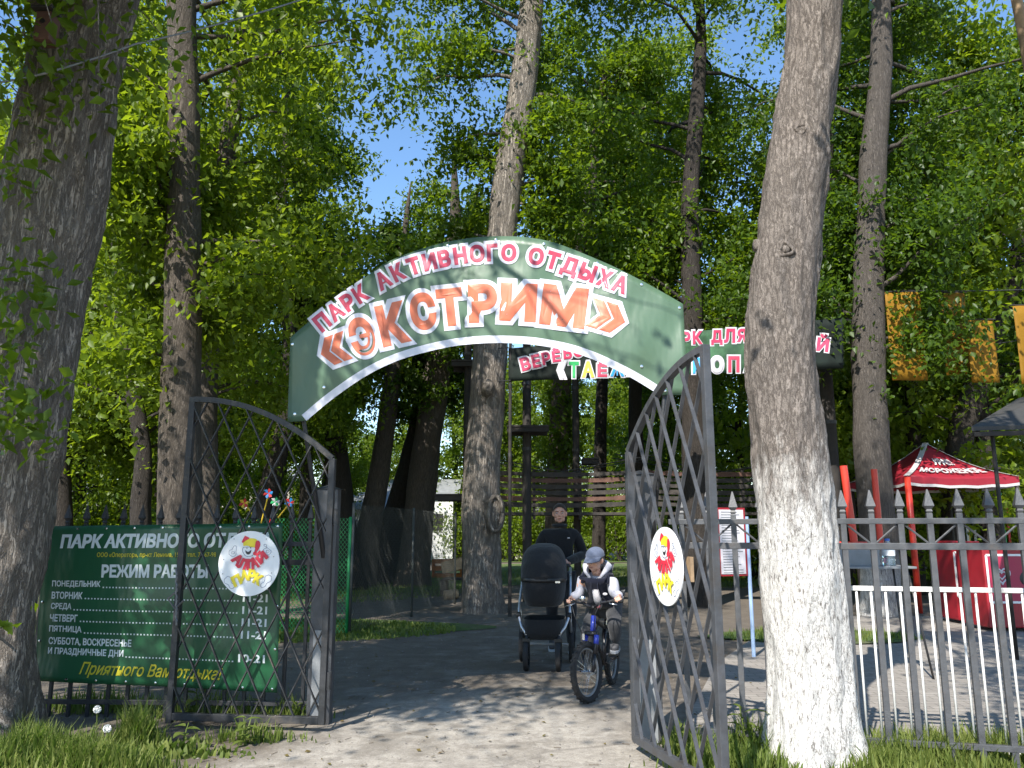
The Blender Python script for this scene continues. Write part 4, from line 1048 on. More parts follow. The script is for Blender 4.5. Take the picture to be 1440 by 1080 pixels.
# park banner strung behind the arch
PB = paint("print_dark", (0.012, 0.018, 0.015), .75, spec=.2, var=.6, scale=1.4); PG = paint("print_green", (0.05, 0.12, 0.06), .7, spec=.25, var=.45, scale=2.5, dirt=(0.03, 0.07, 0.04)); PINK = flat("print_pink", (0.55, 0.035, 0.10)); PEDGE = flat("print_white", (0.56, 0.54, 0.57))
YP = 13.9
def psurf(px, py, off=0.0): return at(px, py, YP - off + .03 * math.sin(px * .03) + .015 * math.sin(py * .12 + px * .05))
pk_ = thing("rope_park_banner", "long rope park banner in pink letters strung behind the arched banner", "banner", psurf(950, 500)); p0 = pk_.location.copy()
def strip(x0, x1, name, mat):
    m = MB(); n = 26; k = 7; V = []
    rt = lambda x: 490 - (x - 715) * 43 / 470; rb = lambda x: 536 - (x - 715) * 18 / 470
    for i in range(n + 1):
        x = x0 + (x1 - x0) * i / n
        for j in range(k + 1): V.append(psurf(x, rt(x) + (rb(x) - rt(x)) * j / k) - p0)
    m.add(V, [(i * (k + 1) + j, (i + 1) * (k + 1) + j, (i + 1) * (k + 1) + j + 1, i * (k + 1) + j + 1) for i in range(n) for j in range(k)])
    o = m.build(name, mat, pk_, smooth=True); s = o.modifiers.new("thickness", 'SOLIDIFY'); s.thickness = .004
strip(715, 890, "dark_print", PB); strip(890, 1100, "green_print", PG); strip(1100, 1186, "dark_print", PB)
fp = lambda u, v, off: psurf(u, -v, off) - p0
def pt(s, x0, y0, x1, y1, mat, name, an=0):
    m = MB(); put_text(m, s, (x0 - 2, -y1 - 2, x1 + 2, -y0 + 2), fp, .012, an, bevel=.10 if s not in '«»' else .04, zs=.002); build_text(m, "lettering_edge", PEDGE, pk_)
    m = MB(); put_text(m, s, (x0, -y1, x1, -y0), fp, .02, an, bevel=.05, zs=.002); build_text(m, name, mat, pk_)
for s, x0, y0, x1, y1, an in [("В", 732, 502, 746, 521, 14), ("Е", 748, 498, 760, 517, 12), ("Р", 762, 495, 774, 513, 9), ("Ё", 776, 489, 788, 509, 7), ("В", 792, 487, 804, 505, 4), ("О", 806, 484, 820, 502, 3), ("Ч", 823, 482, 835, 500, 2), ("Н", 838, 479, 851, 497, 2), ("Ы", 854, 477, 870, 495, 2), ("Й", 873, 472, 886, 493, 2),
                            ("П", 908, 470, 921, 488, 1), ("А", 924, 468, 938, 487, 1), ("Р", 958, 466, 971, 486, 1), ("К", 974, 465, 988, 484, 1), ("Д", 1000, 464, 1016, 485, 1), ("Л", 1018, 462, 1034, 482, 0), ("Я", 1036, 462, 1050, 481, 0), ("Д", 1066, 462, 1082, 484, -2), ("Е", 1085, 464, 1096, 482, -2), ("Т", 1099, 465, 1112, 483, -3), ("Е", 1130, 468, 1142, 487, -5), ("Й", 1149, 470, 1166, 494, -7)]:
    pt(s, x0, y0, x1, y1, PINK, "pink_lettering", an)
cols = [flat("print_leaf", (0.03, 0.36, 0.10)), flat("print_yellow", (0.75, 0.55, 0.06)), flat("print_red", (0.60, 0.05, 0.10)), flat("print_blue", (0.03, 0.30, 0.62)), PEDGE]
for k, (s, x0, x1) in enumerate([("«", 784, 796), ("Т", 800, 814), ("А", 818, 836), ("Ё", 840, 854), ("Ж", 858, 878), ("Н", 882, 897), ("А", 901, 918), ("Я", 922, 937), ("Т", 955, 969), ("Р", 974, 987), ("О", 1000, 1017), ("П", 1024, 1040), ("А", 1046, 1064), ("»", 1068, 1080)]):
    y = 521 - (x0 - 784) * .035; pt(s, x0, y - 12, x1, y + 11, cols[[4, 0, 1, 2, 3, 0, 1, 2, 2, 3, 4, 2, 0, 4][k]], "coloured_lettering")
for r_, nm in ((488, "top"), (534, "bottom")):
    m = MB(); m.tube([psurf(700, r_ + 2) - p0, psurf(718, r_ + 1) - p0], .008, 6); m.build("cord", IRON, pk_)
m = MB(); m.tube([psurf(1184, 449) - p0, psurf(1225, 447) - p0 + Vector((0, .3, 0))], .008, 6); m.build("cord", IRON, pk_)

# yellow hangings
YEL = vinyl("yellow_cloth", (0.36, 0.185, 0.008), .7, .42)
for k, (x0, x1, r0, r1, lab) in enumerate([(1244, 1293, 411, 535, "yellow cloth panel hanging beside the whitewashed tree"), (1319, 1356, 412, 528, "narrow yellow cloth panel hanging before the crooked dark tree"), (1357, 1396, 450, 538, "yellow cloth panel partly hidden by the crooked dark tree"), (1424, 1470, 430, 540, "yellow cloth panel cut off by the right photo edge")]):
    Y = 14.1 + .3 * (k % 2); a = at((x0 + x1) / 2, r0, Y); w_ = (x1 - x0) * mpp(a); h = a.z - at(x0, r1, Y).z
    root = thing("hanging_cloth", lab, "cloth panel", a, 0, "yellow cloth panels hung among the trees")
    m = MB(); n = 10; V = [(-w_ / 2 + w_ * i / n, .010 * math.sin(i * .6 + j * .4 + k), -h * j / 8) for i in range(n + 1) for j in range(9)]
    m.add(V, [(i * 9 + j, i * 9 + 9 + j, i * 9 + 10 + j, i * 9 + j + 1) for i in range(n) for j in range(8)]); o = m.build("cloth", YEL, root, smooth=True); s = o.modifiers.new("thickness", 'SOLIDIFY'); s.thickness = .004
    m = MB(); m.tube([(-w_ / 2 - .05, 0, .012), (w_ / 2 + .05, 0, .012)], .014, 8); m.build("batten", POST, root)
def cable(pts, r_, label, mat=None):
    m = MB(); P = [Vector(p) for p in pts]; out = []
    for a, b in zip(P[:-1], P[1:]):
        L_ = (b - a).length
        for k in range(10): t = k / 10; out.append(a.lerp(b, t) - Vector((0, 0, L_ * .012 * 4 * t * (1 - t))))
    out.append(P[-1]); m.tube(out, r_, 6); return tag(m.build("cable", mat or IRON, smooth=True), label, "cable")
cable([at(1205, 424, 14.0), at(1262, 408, 14.15), at(1500, 404, 14.4)], .01, "thin dark cable the yellow cloth panels hang from")
cable([at(1205, 475, 14.0), at(1330, 492, 14.9), at(1480, 470, 14.9)], .009, "thin dark cable crossing behind the yellow cloth panels")
cable([at(-20, 118, 5.5), at(60, 104, 5.15), at(190, 62, 5.6), at(440, -6, 7.0)], .008, "pale overhead wire crossing the left trunk", GREY)
# nest box on the left trunk and the pole at the top right
nb = at(66, 42, 5.2); t_ = thing("nest_box", "small brown wooden nest box high on the left-edge trunk", "nest box", nb - Vector((0, 0, .12)))
m = MB(); m.box((0, 0, .12), (.11, .12, .22), bev=.004); m.build("body", WOOD_RED, t_); m = MB(); m.box((0, -.01, .245), (.15, .17, .02)); m.build("roof", WOOD_GREY, t_)
m = MB(); m.lathe([(.018, 0), (.018, .004)], 14, (0, -.0605, .15), Matrix.Rotation(R(90), 3, 'X')); m.build("entrance_hole", BLACK, t_)
pq = at(1424, 0, 6.2); m = MB(); up = at(1442, 62, 6.2)
up_b = Vector((at(1520, 400, 6.2).x, 6.2, -.1)); m.tube([up_b, up, at(1418, -60, 6.2), at(1410, -120, 6.2)], [.07, .045, .042, .04], 10); 
tag(m.build("wooden_pole", WOOD_PALE, smooth=True), "pale wooden pole leaning in from the right photo edge", "pole")

# ================================================================ RIGHT SIDE: kiosk things
def tent():
    Y = 14.6; ap = at(1332, 622, Y + .9); fl_ = at(1266, 668, Y); fr_ = at(1429, 657, Y)
    cx = (fl_.x + fr_.x) / 2; hw = (fr_.x - fl_.x) / 2; ze = fl_.z - .02; zt = ap.z
    root = thing("market_tent", "small red pop-up tent with white edges and lettering", "tent", (cx, Y + hw, 0), R(4))
    T_RED = vinyl("tent_red", (0.34, 0.018, 0.035), .5, .25); T_WH = vinyl("tent_white", (0.60, 0.58, 0.58), .5, .25)
    cor = [(-hw, -hw), (hw, -hw), (hw, hw), (-hw, hw)]
    for k in range(4):
        a = Vector((*cor[k], ze)); b = Vector((*cor[(k + 1) % 4], ze)); t = Vector((0, 0, zt)); m = MB(); w2 = MB(); n = 8
        for i in range(n):
            for j in range(8):
                q = lambda u, v: (a.lerp(b, u)).lerp(t, v) - Vector((0, 0, .10 * math.sin(math.pi * v) + .05 * math.sin(math.pi * u) * (1 - v)))
                P = [q(i / n, j / 8), q((i + 1) / n, j / 8), q((i + 1) / n, (j + 1) / 8), q(i / n, (j + 1) / 8)]
                m.add(P, [(0, 1, 2, 3)])
        o = m.build("roof_panel", T_RED, root, smooth=True, merge=True); s = o.modifiers.new("thickness", 'SOLIDIFY'); s.thickness = .006
        m = MB(); nn = (a + b) / 2; nn = Vector((nn.x, nn.y, 0)).normalized() * .006
        V = []
        for i in range(n + 1):
            u = i / n; e = a.lerp(b, u) - Vector((0, 0, .05 * math.sin(math.pi * u))); sc = .015 * (i % 2)
            V += [e + nn, e + nn - Vector((0, 0, .11 + sc)), e + nn - Vector((0, 0, .16 + sc))]
        m.add(V, [(i * 3, i * 3 + 3, i * 3 + 4, i * 3 + 1) for i in range(n)]); w2.add([v + nn * .3 for v in V], [(i * 3 + 1, i * 3 + 4, i * 3 + 5, i * 3 + 2) for i in range(n)])
        vo = m.build("valance", T_RED, root); w2.build("valance_edge", T_WH, vo)
        m = MB(); pts = [Vector((*cor[k], ze)).lerp(t, v) - Vector((0, 0, .10 * math.sin(math.pi * v) - .006)) for v in [i / 8 for i in range(9)]]
        for p, q_ in zip(pts[:-1], pts[1:]): m.bar(p, q_, .10, .006, Vector((-cor[k][1], cor[k][0], 0)))
        m.build("white_seam", T_WH, root)
        m = MB(); m.tube([(cor[k][0] * .97, cor[k][1] * .97, 0), (cor[k][0] * .97, cor[k][1] * .97, ze - .02)], .035 if k else .055, 10); m.build("leg", RED if k == 0 else POST, root, smooth=True)
    a = Vector((-hw, -hw, ze)); b = Vector((hw, -hw, ze)); t = Vector((0, 0, zt)); nn = (b - a).cross(t - a).normalized()
    fn = lambda u, v, off: a.lerp(b, u).lerp(t, v) - Vector((0, 0, .10 * math.sin(math.pi * v) + .05 * math.sin(math.pi * u) * (1 - v))) + nn * (off + .03)
    m = MB(); put_text(m, "УРА!!!", (.30, .47, .68, .64), fn, .004, 0, bevel=.05, zs=.002); build_text(m, "upper_lettering", T_WH, root)
    m = MB(); put_text(m, "МОРОЖЕНОЕ", (.09, .19, .86, .37), fn, .004, 0, bevel=.05, zs=.002); build_text(m, "lower_lettering", T_WH, root)
tent()
# steel table with grey cabinet, red frame and water bottle
Yt = 8.3; tp = at(1220, 797, Yt); tb = thing("steel_table", "steel table with splayed legs behind the white railing", "table", (tp.x, Yt, 0))
w_ = 108 * mpp(tp); m = MB(); m.box((0, 0, tp.z), (w_, .45, .022), bev=.004); m.build("tabletop", GREY, tb)
for sx in (-1, 1):
    for sy in (-1, 1): m = MB(); m.tube([(sx * w_ * .42, sy * .15, tp.z - .012), (sx * w_ * .56, sy * .26, 0)], .011, 8); m.build("leg", IRON, tb, smooth=True)
ca_, cb_ = at(1150, 780, Yt), at(1229, 780, Yt); hb_ = at(1200, 769, Yt).z - tp.z - .011
m = MB(); m.box(((ca_.x + cb_.x) / 2, Yt + .03, tp.z + .0115 + hb_ / 2), (cb_.x - ca_.x, .32, hb_ - .001), bev=.008); tag(m.build("steel_cabinet", GREY), "low grey metal cabinet standing on the steel table", "cabinet")
Yf = Yt + .03; zb_ = tp.z + .012 + hb_; fx = at(1195, 760, Yf).x; rf = thing("red_frame", "red tubular frame of three leaning uprights standing on the grey cabinet", "frame", (fx, Yf, zb_))
m = MB(); m.tube([(at(1152, 760, Yf).x - fx, 0, .027), (at(1240, 760, Yf).x - fx, 0, .027)], .026, 10); m.build("base_bar", RED, rf, smooth=True)
for (x0, x1, r0) in [(1163, 1153, 657), (1201, 1186, 655), (1238, 1229, 660)]:
    m = MB(); p = at(x0, 760, Yf); q = at(x1, r0, Yf); m.tube([(p.x - fx, 0, .03), (q.x - fx, 0, q.z - zb_)], .038 if x0 == 1201 else .032, 12); m.build("upright", RED, rf, smooth=True, angle=40)
BOT = new_mat("bottle_plastic")[0]; b_ = BOT.node_tree.nodes['Principled BSDF']; b_.inputs['Transmission Weight'].default_value = .85; b_.inputs['Roughness'].default_value = .12; b_.inputs['Base Color'].default_value = (.55, .72, .85, 1); b_.inputs['IOR'].default_value = 1.2
q = at(1247, 785, Yt - .05); wbt = thing("water_bottle", "large clear plastic water bottle standing on the steel table", "bottle", (q.x + .02, Yt - .05, tp.z + .012))
m = MB(); m.lathe([(.055, 0), (.062, .012), (.062, .06), (.056, .075), (.062, .09), (.062, .17), (.05, .20), (.02, .235), (.02, .25)], 20); m.build("body", BOT, wbt, smooth=True)
m = MB(); m.lathe([(.0635, .10), (.0635, .155)], 20, caps=False); m.build("paper_label", WHITE, wbt); m = MB(); m.lathe([(.023, .246), (.023, .268)], 14); m.build("cap", flat("blue_cap", (.03, .12, .5)), wbt)
# ice cream freezers
def freezer(px0, px1, r0, Y, label, logo):
    a = at(px0, r0, Y); b = at(px1, r0, Y); w_ = b.x - a.x; h = a.z
    root = thing("ice_cream_freezer", label, "freezer", ((a.x + b.x) / 2, Y + .35, 0), 0, "red ice cream freezers")
    m = MB(); m.box((0, 0, h / 2 + .03), (w_, .7, h - .06), bev=.02); m.build("cabinet", RED_DARK, root)
    m = MB(); m.box((0, 0, h + .02), (w_ + .02, .72, .045), bev=.01); m.build("lid", BLACK if logo else RED_DARK, root)
    pw = w_ * .42; m = MB(); m.box((0, -.353, h * .62), (w_ * .9, .006, h * .55)); pn = m.build("front_panel", flat("panel_pink", (.34, .02, .06)), root)
    for (c, s) in [((0, -.357, h * .62 + h * .275), (w_ * .9, .006, .03)), ((0, -.357, h * .62 - h * .275), (w_ * .9, .006, .03)), ((-w_ * .45, -.357, h * .62), (.03, .006, h * .55))]:
        m = MB(); m.box(c, s); m.build("white_border", WHITE, root)
    hx = -w_ * .24 if logo else 0; hz = h * .66; s = .13
    hp = []
    for i in range(40):
        t = 2 * math.pi * i / 40; hp.append((hx + s * 16 * math.sin(t) ** 3 / 17, hz + s * (13 * math.cos(t) - 5 * math.cos(2 * t) - 2 * math.cos(3 * t) - math.cos(4 * t)) / 17))
    m = MB(); m.tube([(x, -.362, z) for x, z in hp + hp[:1]], .012, 6, caps=False); m.tube([(hx + (x - hx) * .5, -.362, hz + (z - hz) * .5) for x, z in hp + hp[:1]], .009, 6, caps=False); m.build("heart_emblem", PEDGE, root)
    if logo:
        m = MB(); m.lathe([(.17, 0), (.15, .006), (.02, .01)], 22, (w_ * .22, -.357, h * .62), Matrix.Rotation(R(90), 3, 'X') @ Matrix.Diagonal((1, .75, 1))); m.build("dark_picture", BLACK, root)
        m = MB(); m.lathe([(.06, 0), (.05, .006), (.01, .012)], 16, (w_ * .26, -.367, h * .66), Matrix.Rotation(R(90), 3, 'X')); m.build("cream_picture", PEDGE, root)
freezer(1380, 1470, 768, 11.8, "red ice cream freezer with pink heart panel at the right photo edge", True)
freezer(1338, 1376, 765, 12.8, "narrow dark red ice cream freezer left of the larger one", False)
# awning
AWN = vinyl("awning_dark", (0.05, 0.048, 0.045), .7, .1); Ya = 9.2
aw = thing("kiosk_awning", "dark sloping kiosk awning on a thin pole at the right edge", "awning", (at(1395, 600, Ya).x, Ya, 0)); ao = aw.location.copy()
P = [at(1366, 600, Ya), at(1500, 596, Ya), at(1520, 540, Ya + 1.6), at(1432, 560, Ya + 1.6)]
m = MB(); m.add([p - ao for p in P] + [p - ao - Vector((0, 0, .05)) for p in P], [(0, 1, 2, 3), (7, 6, 5, 4), (0, 4, 5, 1), (1, 5, 6, 2), (2, 6, 7, 3), (3, 7, 4, 0)]); m.build("canopy", AWN, aw)
m = MB(); m.bar(P[0] - ao - Vector((0, 0, .09)), P[1] - ao - Vector((0, 0, .09)), .05, .07); m.build("front_beam", POST, aw)
for px in (1398, 1490): m = MB(); q = at(px, 604, Ya); m.tube([(q.x - ao.x, .05, 0), (q.x - ao.x, .05, q.z - .05)], .022, 10); m.build("pole", POST, aw, smooth=True)
# playground railing panels behind the tent
PC = [flat("play_" + n, c) for n, c in (("red", (.6, .03, .03)), ("yellow", (.75, .5, .03)), ("blue", (.03, .25, .6)), ("green", (.03, .4, .12)), ("pale", (.7, .7, .66)))]
pg = thing("play_structure", "brightly coloured play structure with red rail beyond the picket fence", "play structure", (at(1385, 700, 21).x, 21, 0)); px_ = pg.location.x
for (x0, x1, r0, w_) in [(1330, 1360, 706, .07), (1405, 1470, 706, .09)]:
    m = MB(); m.tube([(at(x0, r0, 21).x - px_, 0, at(x0, r0, 21).z), (at(x1, r0, 21).x - px_, 0, at(x1, r0, 21).z)], w_, 8); m.build("top_bar", PC[0], pg)
for k, x in enumerate(range(1334, 1452, 7)):
    m = MB(); p = at(x, 735, 21); q = at(x, 700 if k % 3 else 690, 21); m.box((p.x - px_, rd.uniform(-.3, .3), (q.z) / 2), (.055, .04, q.z)); m.build("paling", PC[(k * 2 + k // 3) % 5], pg)
for k, (x, c, r0) in enumerate([(1362, 3, 672), (1402, 1, 664), (1436, 4, 668)]):
    m = MB(); p = at(x, 750, 21.5); q = at(x, r0, 21.5); m.tube([(p.x - px_, .5, 0), (p.x - px_, .5, q.z)], .05, 10); m.build("play_post", PC[c], pg)
m = MB(); m.box((0, .4, .9), (2.2, 1.0, .08)); m.build("deck", PC[1], pg)
# notice board beyond the fence
nbp = at(1030, 790, 9.4); nbd = thing("notice_board", "white printed rules board with red border on a blue post", "notice board", (nbp.x, 9.4, 0), R(18))
z1_ = at(1030, 714, 9.4).z; z0_ = at(1030, 810, 9.4).z; w_ = 46 * mpp(nbp)
m = MB(); m.box((0, 0, (z0_ + z1_) / 2), (w_, .03, z1_ - z0_)); m.build("red_border", RED_DARK, nbd); m = MB(); m.box((0, -.018, (z0_ + z1_) / 2), (w_ * .86, .008, (z1_ - z0_) * .94)); m.build("sheet", PEDGE, nbd)
for i in range(24):
    z = z1_ - .05 - i * (z1_ - z0_ - .09) / 23; m = MB(); wl_ = w_ * .72 * rd.uniform(.6, 1); m.box((-w_ * .36 + wl_ / 2, -.0235, z), (wl_, .004, .008)); m.build("text_line", GREY, nbd)
m = MB(); m.tube([(w_ * .58, .0, 0), (w_ * .58, .0, z1_ - .1)], .022, 8); m.build("post", flat("pale_blue_post", (.30, .42, .62)), nbd)

# ================================================================ LEFT / MIDDLE BACKGROUND
# pinwheels on the green fence
for k, (x0, y0, x1, y1, c1, c2) in enumerate([(344, 708, 361, 726, 0, 1), (378, 694, 367, 730, 2, 0), (388, 706, 379, 729, 3, 4), (408, 707, 391, 722, 0, 2)]):
    a = at(x1, y1 + 6, 11.35); b = at(x0, y0, 11.3)
    root = thing("toy_pinwheel", ["pinwheel with red petals on a yellow stick leaning left", "pinwheel with blue and red petals on an upright stick", "pale green pinwheel on a pinkish stick", "red and blue pinwheel on a yellow stick leaning right"][k], "pinwheel", a, 0, "pinwheels stuck in the green fence")
    m = MB(); m.tube([(0, 0, 0), b - a], .011, 6); m.build("stick", PC[1] if k != 2 else PC[0], root)
    for j in range(6):
        an = j * math.pi / 3 + k; u = Vector((math.cos(an), 0, math.sin(an))); v = Vector((-math.sin(an), 0, math.cos(an))); c = b - a + Vector((0, -.02, 0))
        m = MB(); m.add([c, c + u * .055 - v * .012 + Vector((0, -.012, 0)), c + u * .068 + v * .03 + Vector((0, -.02, 0)), c + u * .025 + v * .03], [(0, 1, 2), (0, 2, 3)]); m.build("petal", PC[c1 if j % 2 else c2], root)
# broken bench by the burl tree
bq = gnd(642, 838); bn = thing("plank_bench", "low bench with a pale wide backboard beside the burl-scarred tree", "bench", (bq.x, bq.y + .1, 0), R(-8))
bh = at(640, 800, bq.y).z
m = MB(); m.box((0, .22, bh + .10), (.85, .035, .26), Matrix.Rotation(R(-14), 3, 'Y') @ Matrix.Rotation(R(-12), 3, 'X'), bev=.005); m.build("backboard", WOOD_PALE, bn)
m = MB(); m.box((.1, 0, bh * .62), (.8, .30, .05), bev=.005); m.build("seat", POST, bn)
for sx in (-.3, .4): m = MB(); m.box((sx, .02, bh * .3), (.12, .30, bh * .6)); m.build("support", POST, bn)
lg = gnd(627, 843); m = MB(); m.tube([(lg.x - .02, lg.y - .15, .10), (lg.x + .25, lg.y - .05, .12)], .10, 10); tag(m.build("short_log", WOOD_PALE, smooth=True, angle=40), "short pale sawn log lying in front of the low bench", "log")
# orange crate, far pale buildings
oc = at(630, 752, 26); m = MB()
for z in (.08, .3, .52): m.box((0, 0, z), (.95, .5, .13))
for sx in (-.44, .44): m.box((sx, 0, .3), (.06, .46, .56))
t_ = thing("orange_crate", "orange slatted crate on the lawn behind the chain-link fence", "crate", (oc.x, 26, 0)); m.build("slat", paint("orange_wood", (.42, .13, .03), .7), t_)
def hut(px, Y, w_, d_, h, label, wall, roofc, rz=0):
    p = at(px, 740, Y); root = thing("park_hut", label, "hut", (p.x, Y, 0), rz, "pale huts among the far trees")
    m = MB(); m.box((0, 0, h / 2), (w_, d_, h)); m.build("wall", wall, root)
    m = MB(); e = .35; m.add([(-w_ / 2 - e, -d_ / 2 - e, h + .004), (w_ / 2 + e, -d_ / 2 - e, h + .004), (w_ / 2 + e, d_ / 2 + e, h + .004), (-w_ / 2 - e, d_ / 2 + e, h + .004), (-w_ / 2 - e, 0, h + .9), (w_ / 2 + e, 0, h + .9)], [(0, 1, 5, 4), (2, 3, 4, 5), (0, 4, 3), (1, 2, 5), (3, 2, 1, 0)]); m.build("roof", roofc, root)
    for sx in (-.28, .22):
        f_ = MB(); f_.box((w_ * sx, -d_ / 2 - .012, h * .58), (.9, .05, 1.0)); o = f_.build("window", flat("window_frame", (.7, .7, .7)), root)
        g = MB(); g.box((w_ * sx, -d_ / 2 - .04, h * .58), (.76, .02, .86)); g.build("pane", BLACK, o)
    m = MB(); m.box((0, -d_ / 2 - .02, 1.0), (.85, .05, 2.0)); m.build("door", roofc, root)
hut(505, 40, 3.4, 3, 2.5, "small white hut with grey roof seen between the leaning boles", WHITE, GREY)
hut(598, 44, 3.2, 3, 3.4, "tall white hut behind the broad dark tree, right of the small white hut", WHITE, GREY)
hut(700, 46, 5.0, 3, 2.4, "long pale hut just left of the burl-scarred tree", paint("cream_wall", (.55, .52, .45)), GREY)
hut(60, 42, 9, 4, 3.2, "long grey low building beyond the left fence", paint("grey_wall", (.34, .33, .31)), GREY, R(5))
hut(330, 50, 8, 4, 4.5, "pale building glimpsed through the left gate leaf", paint("beige_wall", (.5, .46, .40)), GREY)
# ================================================================ FIGURES
def skin_geo(J, E, root, sub=2):
    """J name -> (pos, radius or (rx, ry)); E pairs; one skinned, smoothed surface"""
    names = list(J); idx = {n: i for i, n in enumerate(names)}
    me = bpy.data.meshes.new("skin_cage"); me.from_pydata([tuple(J[n][0]) for n in names], [(idx[a], idx[b]) for a, b in E], [])
    o = bpy.data.objects.new("skin_cage", me); COL.objects.link(o)
    md = o.modifiers.new("s", 'SKIN'); md.use_smooth_shade = True; md.branch_smoothing = .5
    for n in names:
        r_ = J[n][1]; r_ = (r_, r_) if not hasattr(r_, '__len__') else r_
        me.skin_vertices[0].data[idx[n]].radius = r_; me.skin_vertices[0].data[idx[n]].use_root = (n == root)
    o.modifiers.new("u", 'SUBSURF').levels = sub; o.modifiers["u"].render_levels = sub
    dg = bpy.context.evaluated_depsgraph_get(); dg.update(); ev = o.evaluated_get(dg); m2 = ev.to_mesh()
    V = [v.co.copy() for v in m2.vertices]; Fc = [tuple(p.vertices) for p in m2.polygons]
    ev.to_mesh_clear(); bpy.data.objects.remove(o); bpy.data.meshes.remove(me)
    return V, Fc
def voxel_geo(mb, size, smooth=2):
    me = bpy.data.meshes.new("voxel_cage"); me.from_pydata(mb.v, [], mb.f)
    o = bpy.data.objects.new("voxel_cage", me); COL.objects.link(o)
    r_ = o.modifiers.new("r", 'REMESH'); r_.mode = 'VOXEL'; r_.voxel_size = size
    if smooth: s = o.modifiers.new("m", 'SMOOTH'); s.factor = .5; s.iterations = smooth
    dg = bpy.context.evaluated_depsgraph_get(); dg.update(); ev = o.evaluated_get(dg); m2 = ev.to_mesh()
    V = [v.co.copy() for v in m2.vertices]; Fc = [tuple(p.vertices) for p in m2.polygons]
    ev.to_mesh_clear(); bpy.data.objects.remove(o); bpy.data.meshes.remove(me)
    r = MB(); r.add(V, Fc); return r
def head_geo(mb, c, s, M):
    """skull, jaw, nose, brow, lips, ears; s = head height / 0.23, face towards M @ -Y"""
    def B(p, r_, n=14): mb.ball(Vector(c) + M @ (Vector(p) * s), tuple(x * s for x in r_), n, M)
    B((0, .012, .025), (.077, .096, .090), 20)
    B((0, -.022, -.030), (.063, .070, .075), 18)
    B((0, -.058, -.082), (.030, .028, .026)); B((.036, -.030, -.066), (.026, .040, .030)); B((-.036, -.030, -.066), (.026, .040, .030))
    B((0, -.097, -.022), (.013, .016, .014)); B((0, -.090, -.004), (.009, .013, .026)); B((.012, -.089, -.026), (.009, .010, .008)); B((-.012, -.089, -.026), (.009, .010, .008))
    B((.034, -.074, .028), (.026, .014, .010)); B((-.034, -.074, .028), (.026, .014, .010))
    B((.040, -.064, -.022), (.024, .022, .020)); B((-.040, -.064, -.022), (.024, .022, .020))
    B((0, -.087, -.050), (.022, .010, .006)); B((0, -.085, -.060), (.019, .010, .007))
    for sx in (-1, 1): B((sx * .079, .012, -.005), (.010, .020, .032), 10); B((sx * .074, .004, -.030), (.008, .012, .012), 8)
def face_parts(root, c, s, M, iris, brow_c, lip=(.30, .11, .09)):
    P = lambda p: Vector(c) + M @ (Vector(p) * s)
    for sx in (-1, 1):
        m = MB(); m.ball(P((sx * .031, -.074, .008)), tuple(x * s for x in (.0125, .012, .0085)), 12, M); e = m.build("eye", EYE_W, root, smooth=True)
        m = MB(); m.ball(P((sx * .031, -.0835, .007)), tuple(x * s for x in (.0062, .004, .0062)), 10, M); m.build("iris", iris, e, smooth=True)
        m = MB(); m.tube([P((sx * .013, -.089, .024)), P((sx * .030, -.091, .031)), P((sx * .050, -.079, .026))], [.003 * s, .0042 * s, .002 * s], 6); m.build("eyebrow", brow_c, root, smooth=True)
    m = MB(); m.tube([P((-.022, -.084, -.055)), P((-.010, -.0935, -.0535)), P((0, -.0945, -.055)), P((.010, -.0935, -.0535)), P((.022, -.084, -.055))], [.002 * s, .0045 * s, .005 * s, .0045 * s, .002 * s], 6); m.build("lips", flat("lip", lip), root, smooth=True)
def hand_geo(mb, wrist, palm_dir, curl_dir, thumb_side, s=1.0):
    """palm and five fingers curling round a grip: palm_dir from wrist to knuckles, curl_dir the way fingers close"""
    a = Vector(palm_dir).normalized(); c = Vector(curl_dir); c = (c - a * c.dot(a)).normalized(); t = a.cross(c).normalized() * (1 if thumb_side > 0 else -1)
    w0 = Vector(wrist); k = w0 + a * .075 * s
    mb.add(*skin_geo({"w": (w0 - a * .03 * s, (.021 * s, .026 * s)), "p": (w0 + a * .035 * s, (.016 * s, .038 * s)), "k": (k, (.013 * s, .038 * s))}, [("w", "p"), ("p", "k")], "p", 2))
    mb.ball(w0 + a * .04 * s, .028 * s, 10)
    for i, (off, ln) in enumerate([(.030, .9), (.010, 1.0), (-.010, .94), (-.030, .78)]):
        q0 = k + t * off * s - a * .012 * s; f1 = q0 + (a * .75 + c * .5) * .032 * ln * s; f2 = f1 + (a * -.15 + c * 1.0) * .026 * ln * s; f3 = f2 + (a * -.9 + c * .35) * .022 * ln * s
        mb.add(*skin_geo({"a": (q0, .0098 * s), "b": (f1, .0092 * s), "c": (f2, .0085 * s), "d": (f3, .0072 * s)}, [("a", "b"), ("b", "c"), ("c", "d")], "a", 2))
    b0_ = w0 + a * .02 * s + t * .026 * s; b1_ = b0_ + (t * .7 + a * .5 + c * .3) * .032 * s; b2_ = b1_ + (t * -.1 + a * .5 + c * .9) * .028 * s
    mb.add(*skin_geo({"a": (b0_, .012 * s), "b": (b1_, .0105 * s), "c": (b2_, .0085 * s)}, [("a", "b"), ("b", "c")], "a", 2))
def skin_mat(name, c):
    m, t, b = new_mat(name); n = noise_n(t, coords(t), 22, 5)
    t.links.new(ramp(t, n, [(.35, [x * .86 for x in c]), (.65, c)]), b.inputs['Base Color']); b.inputs['Roughness'].default_value = .55
    b.inputs['Subsurface Weight'].default_value = .12; b.inputs['Subsurface Radius'].default_value = (.01, .004, .002); return m
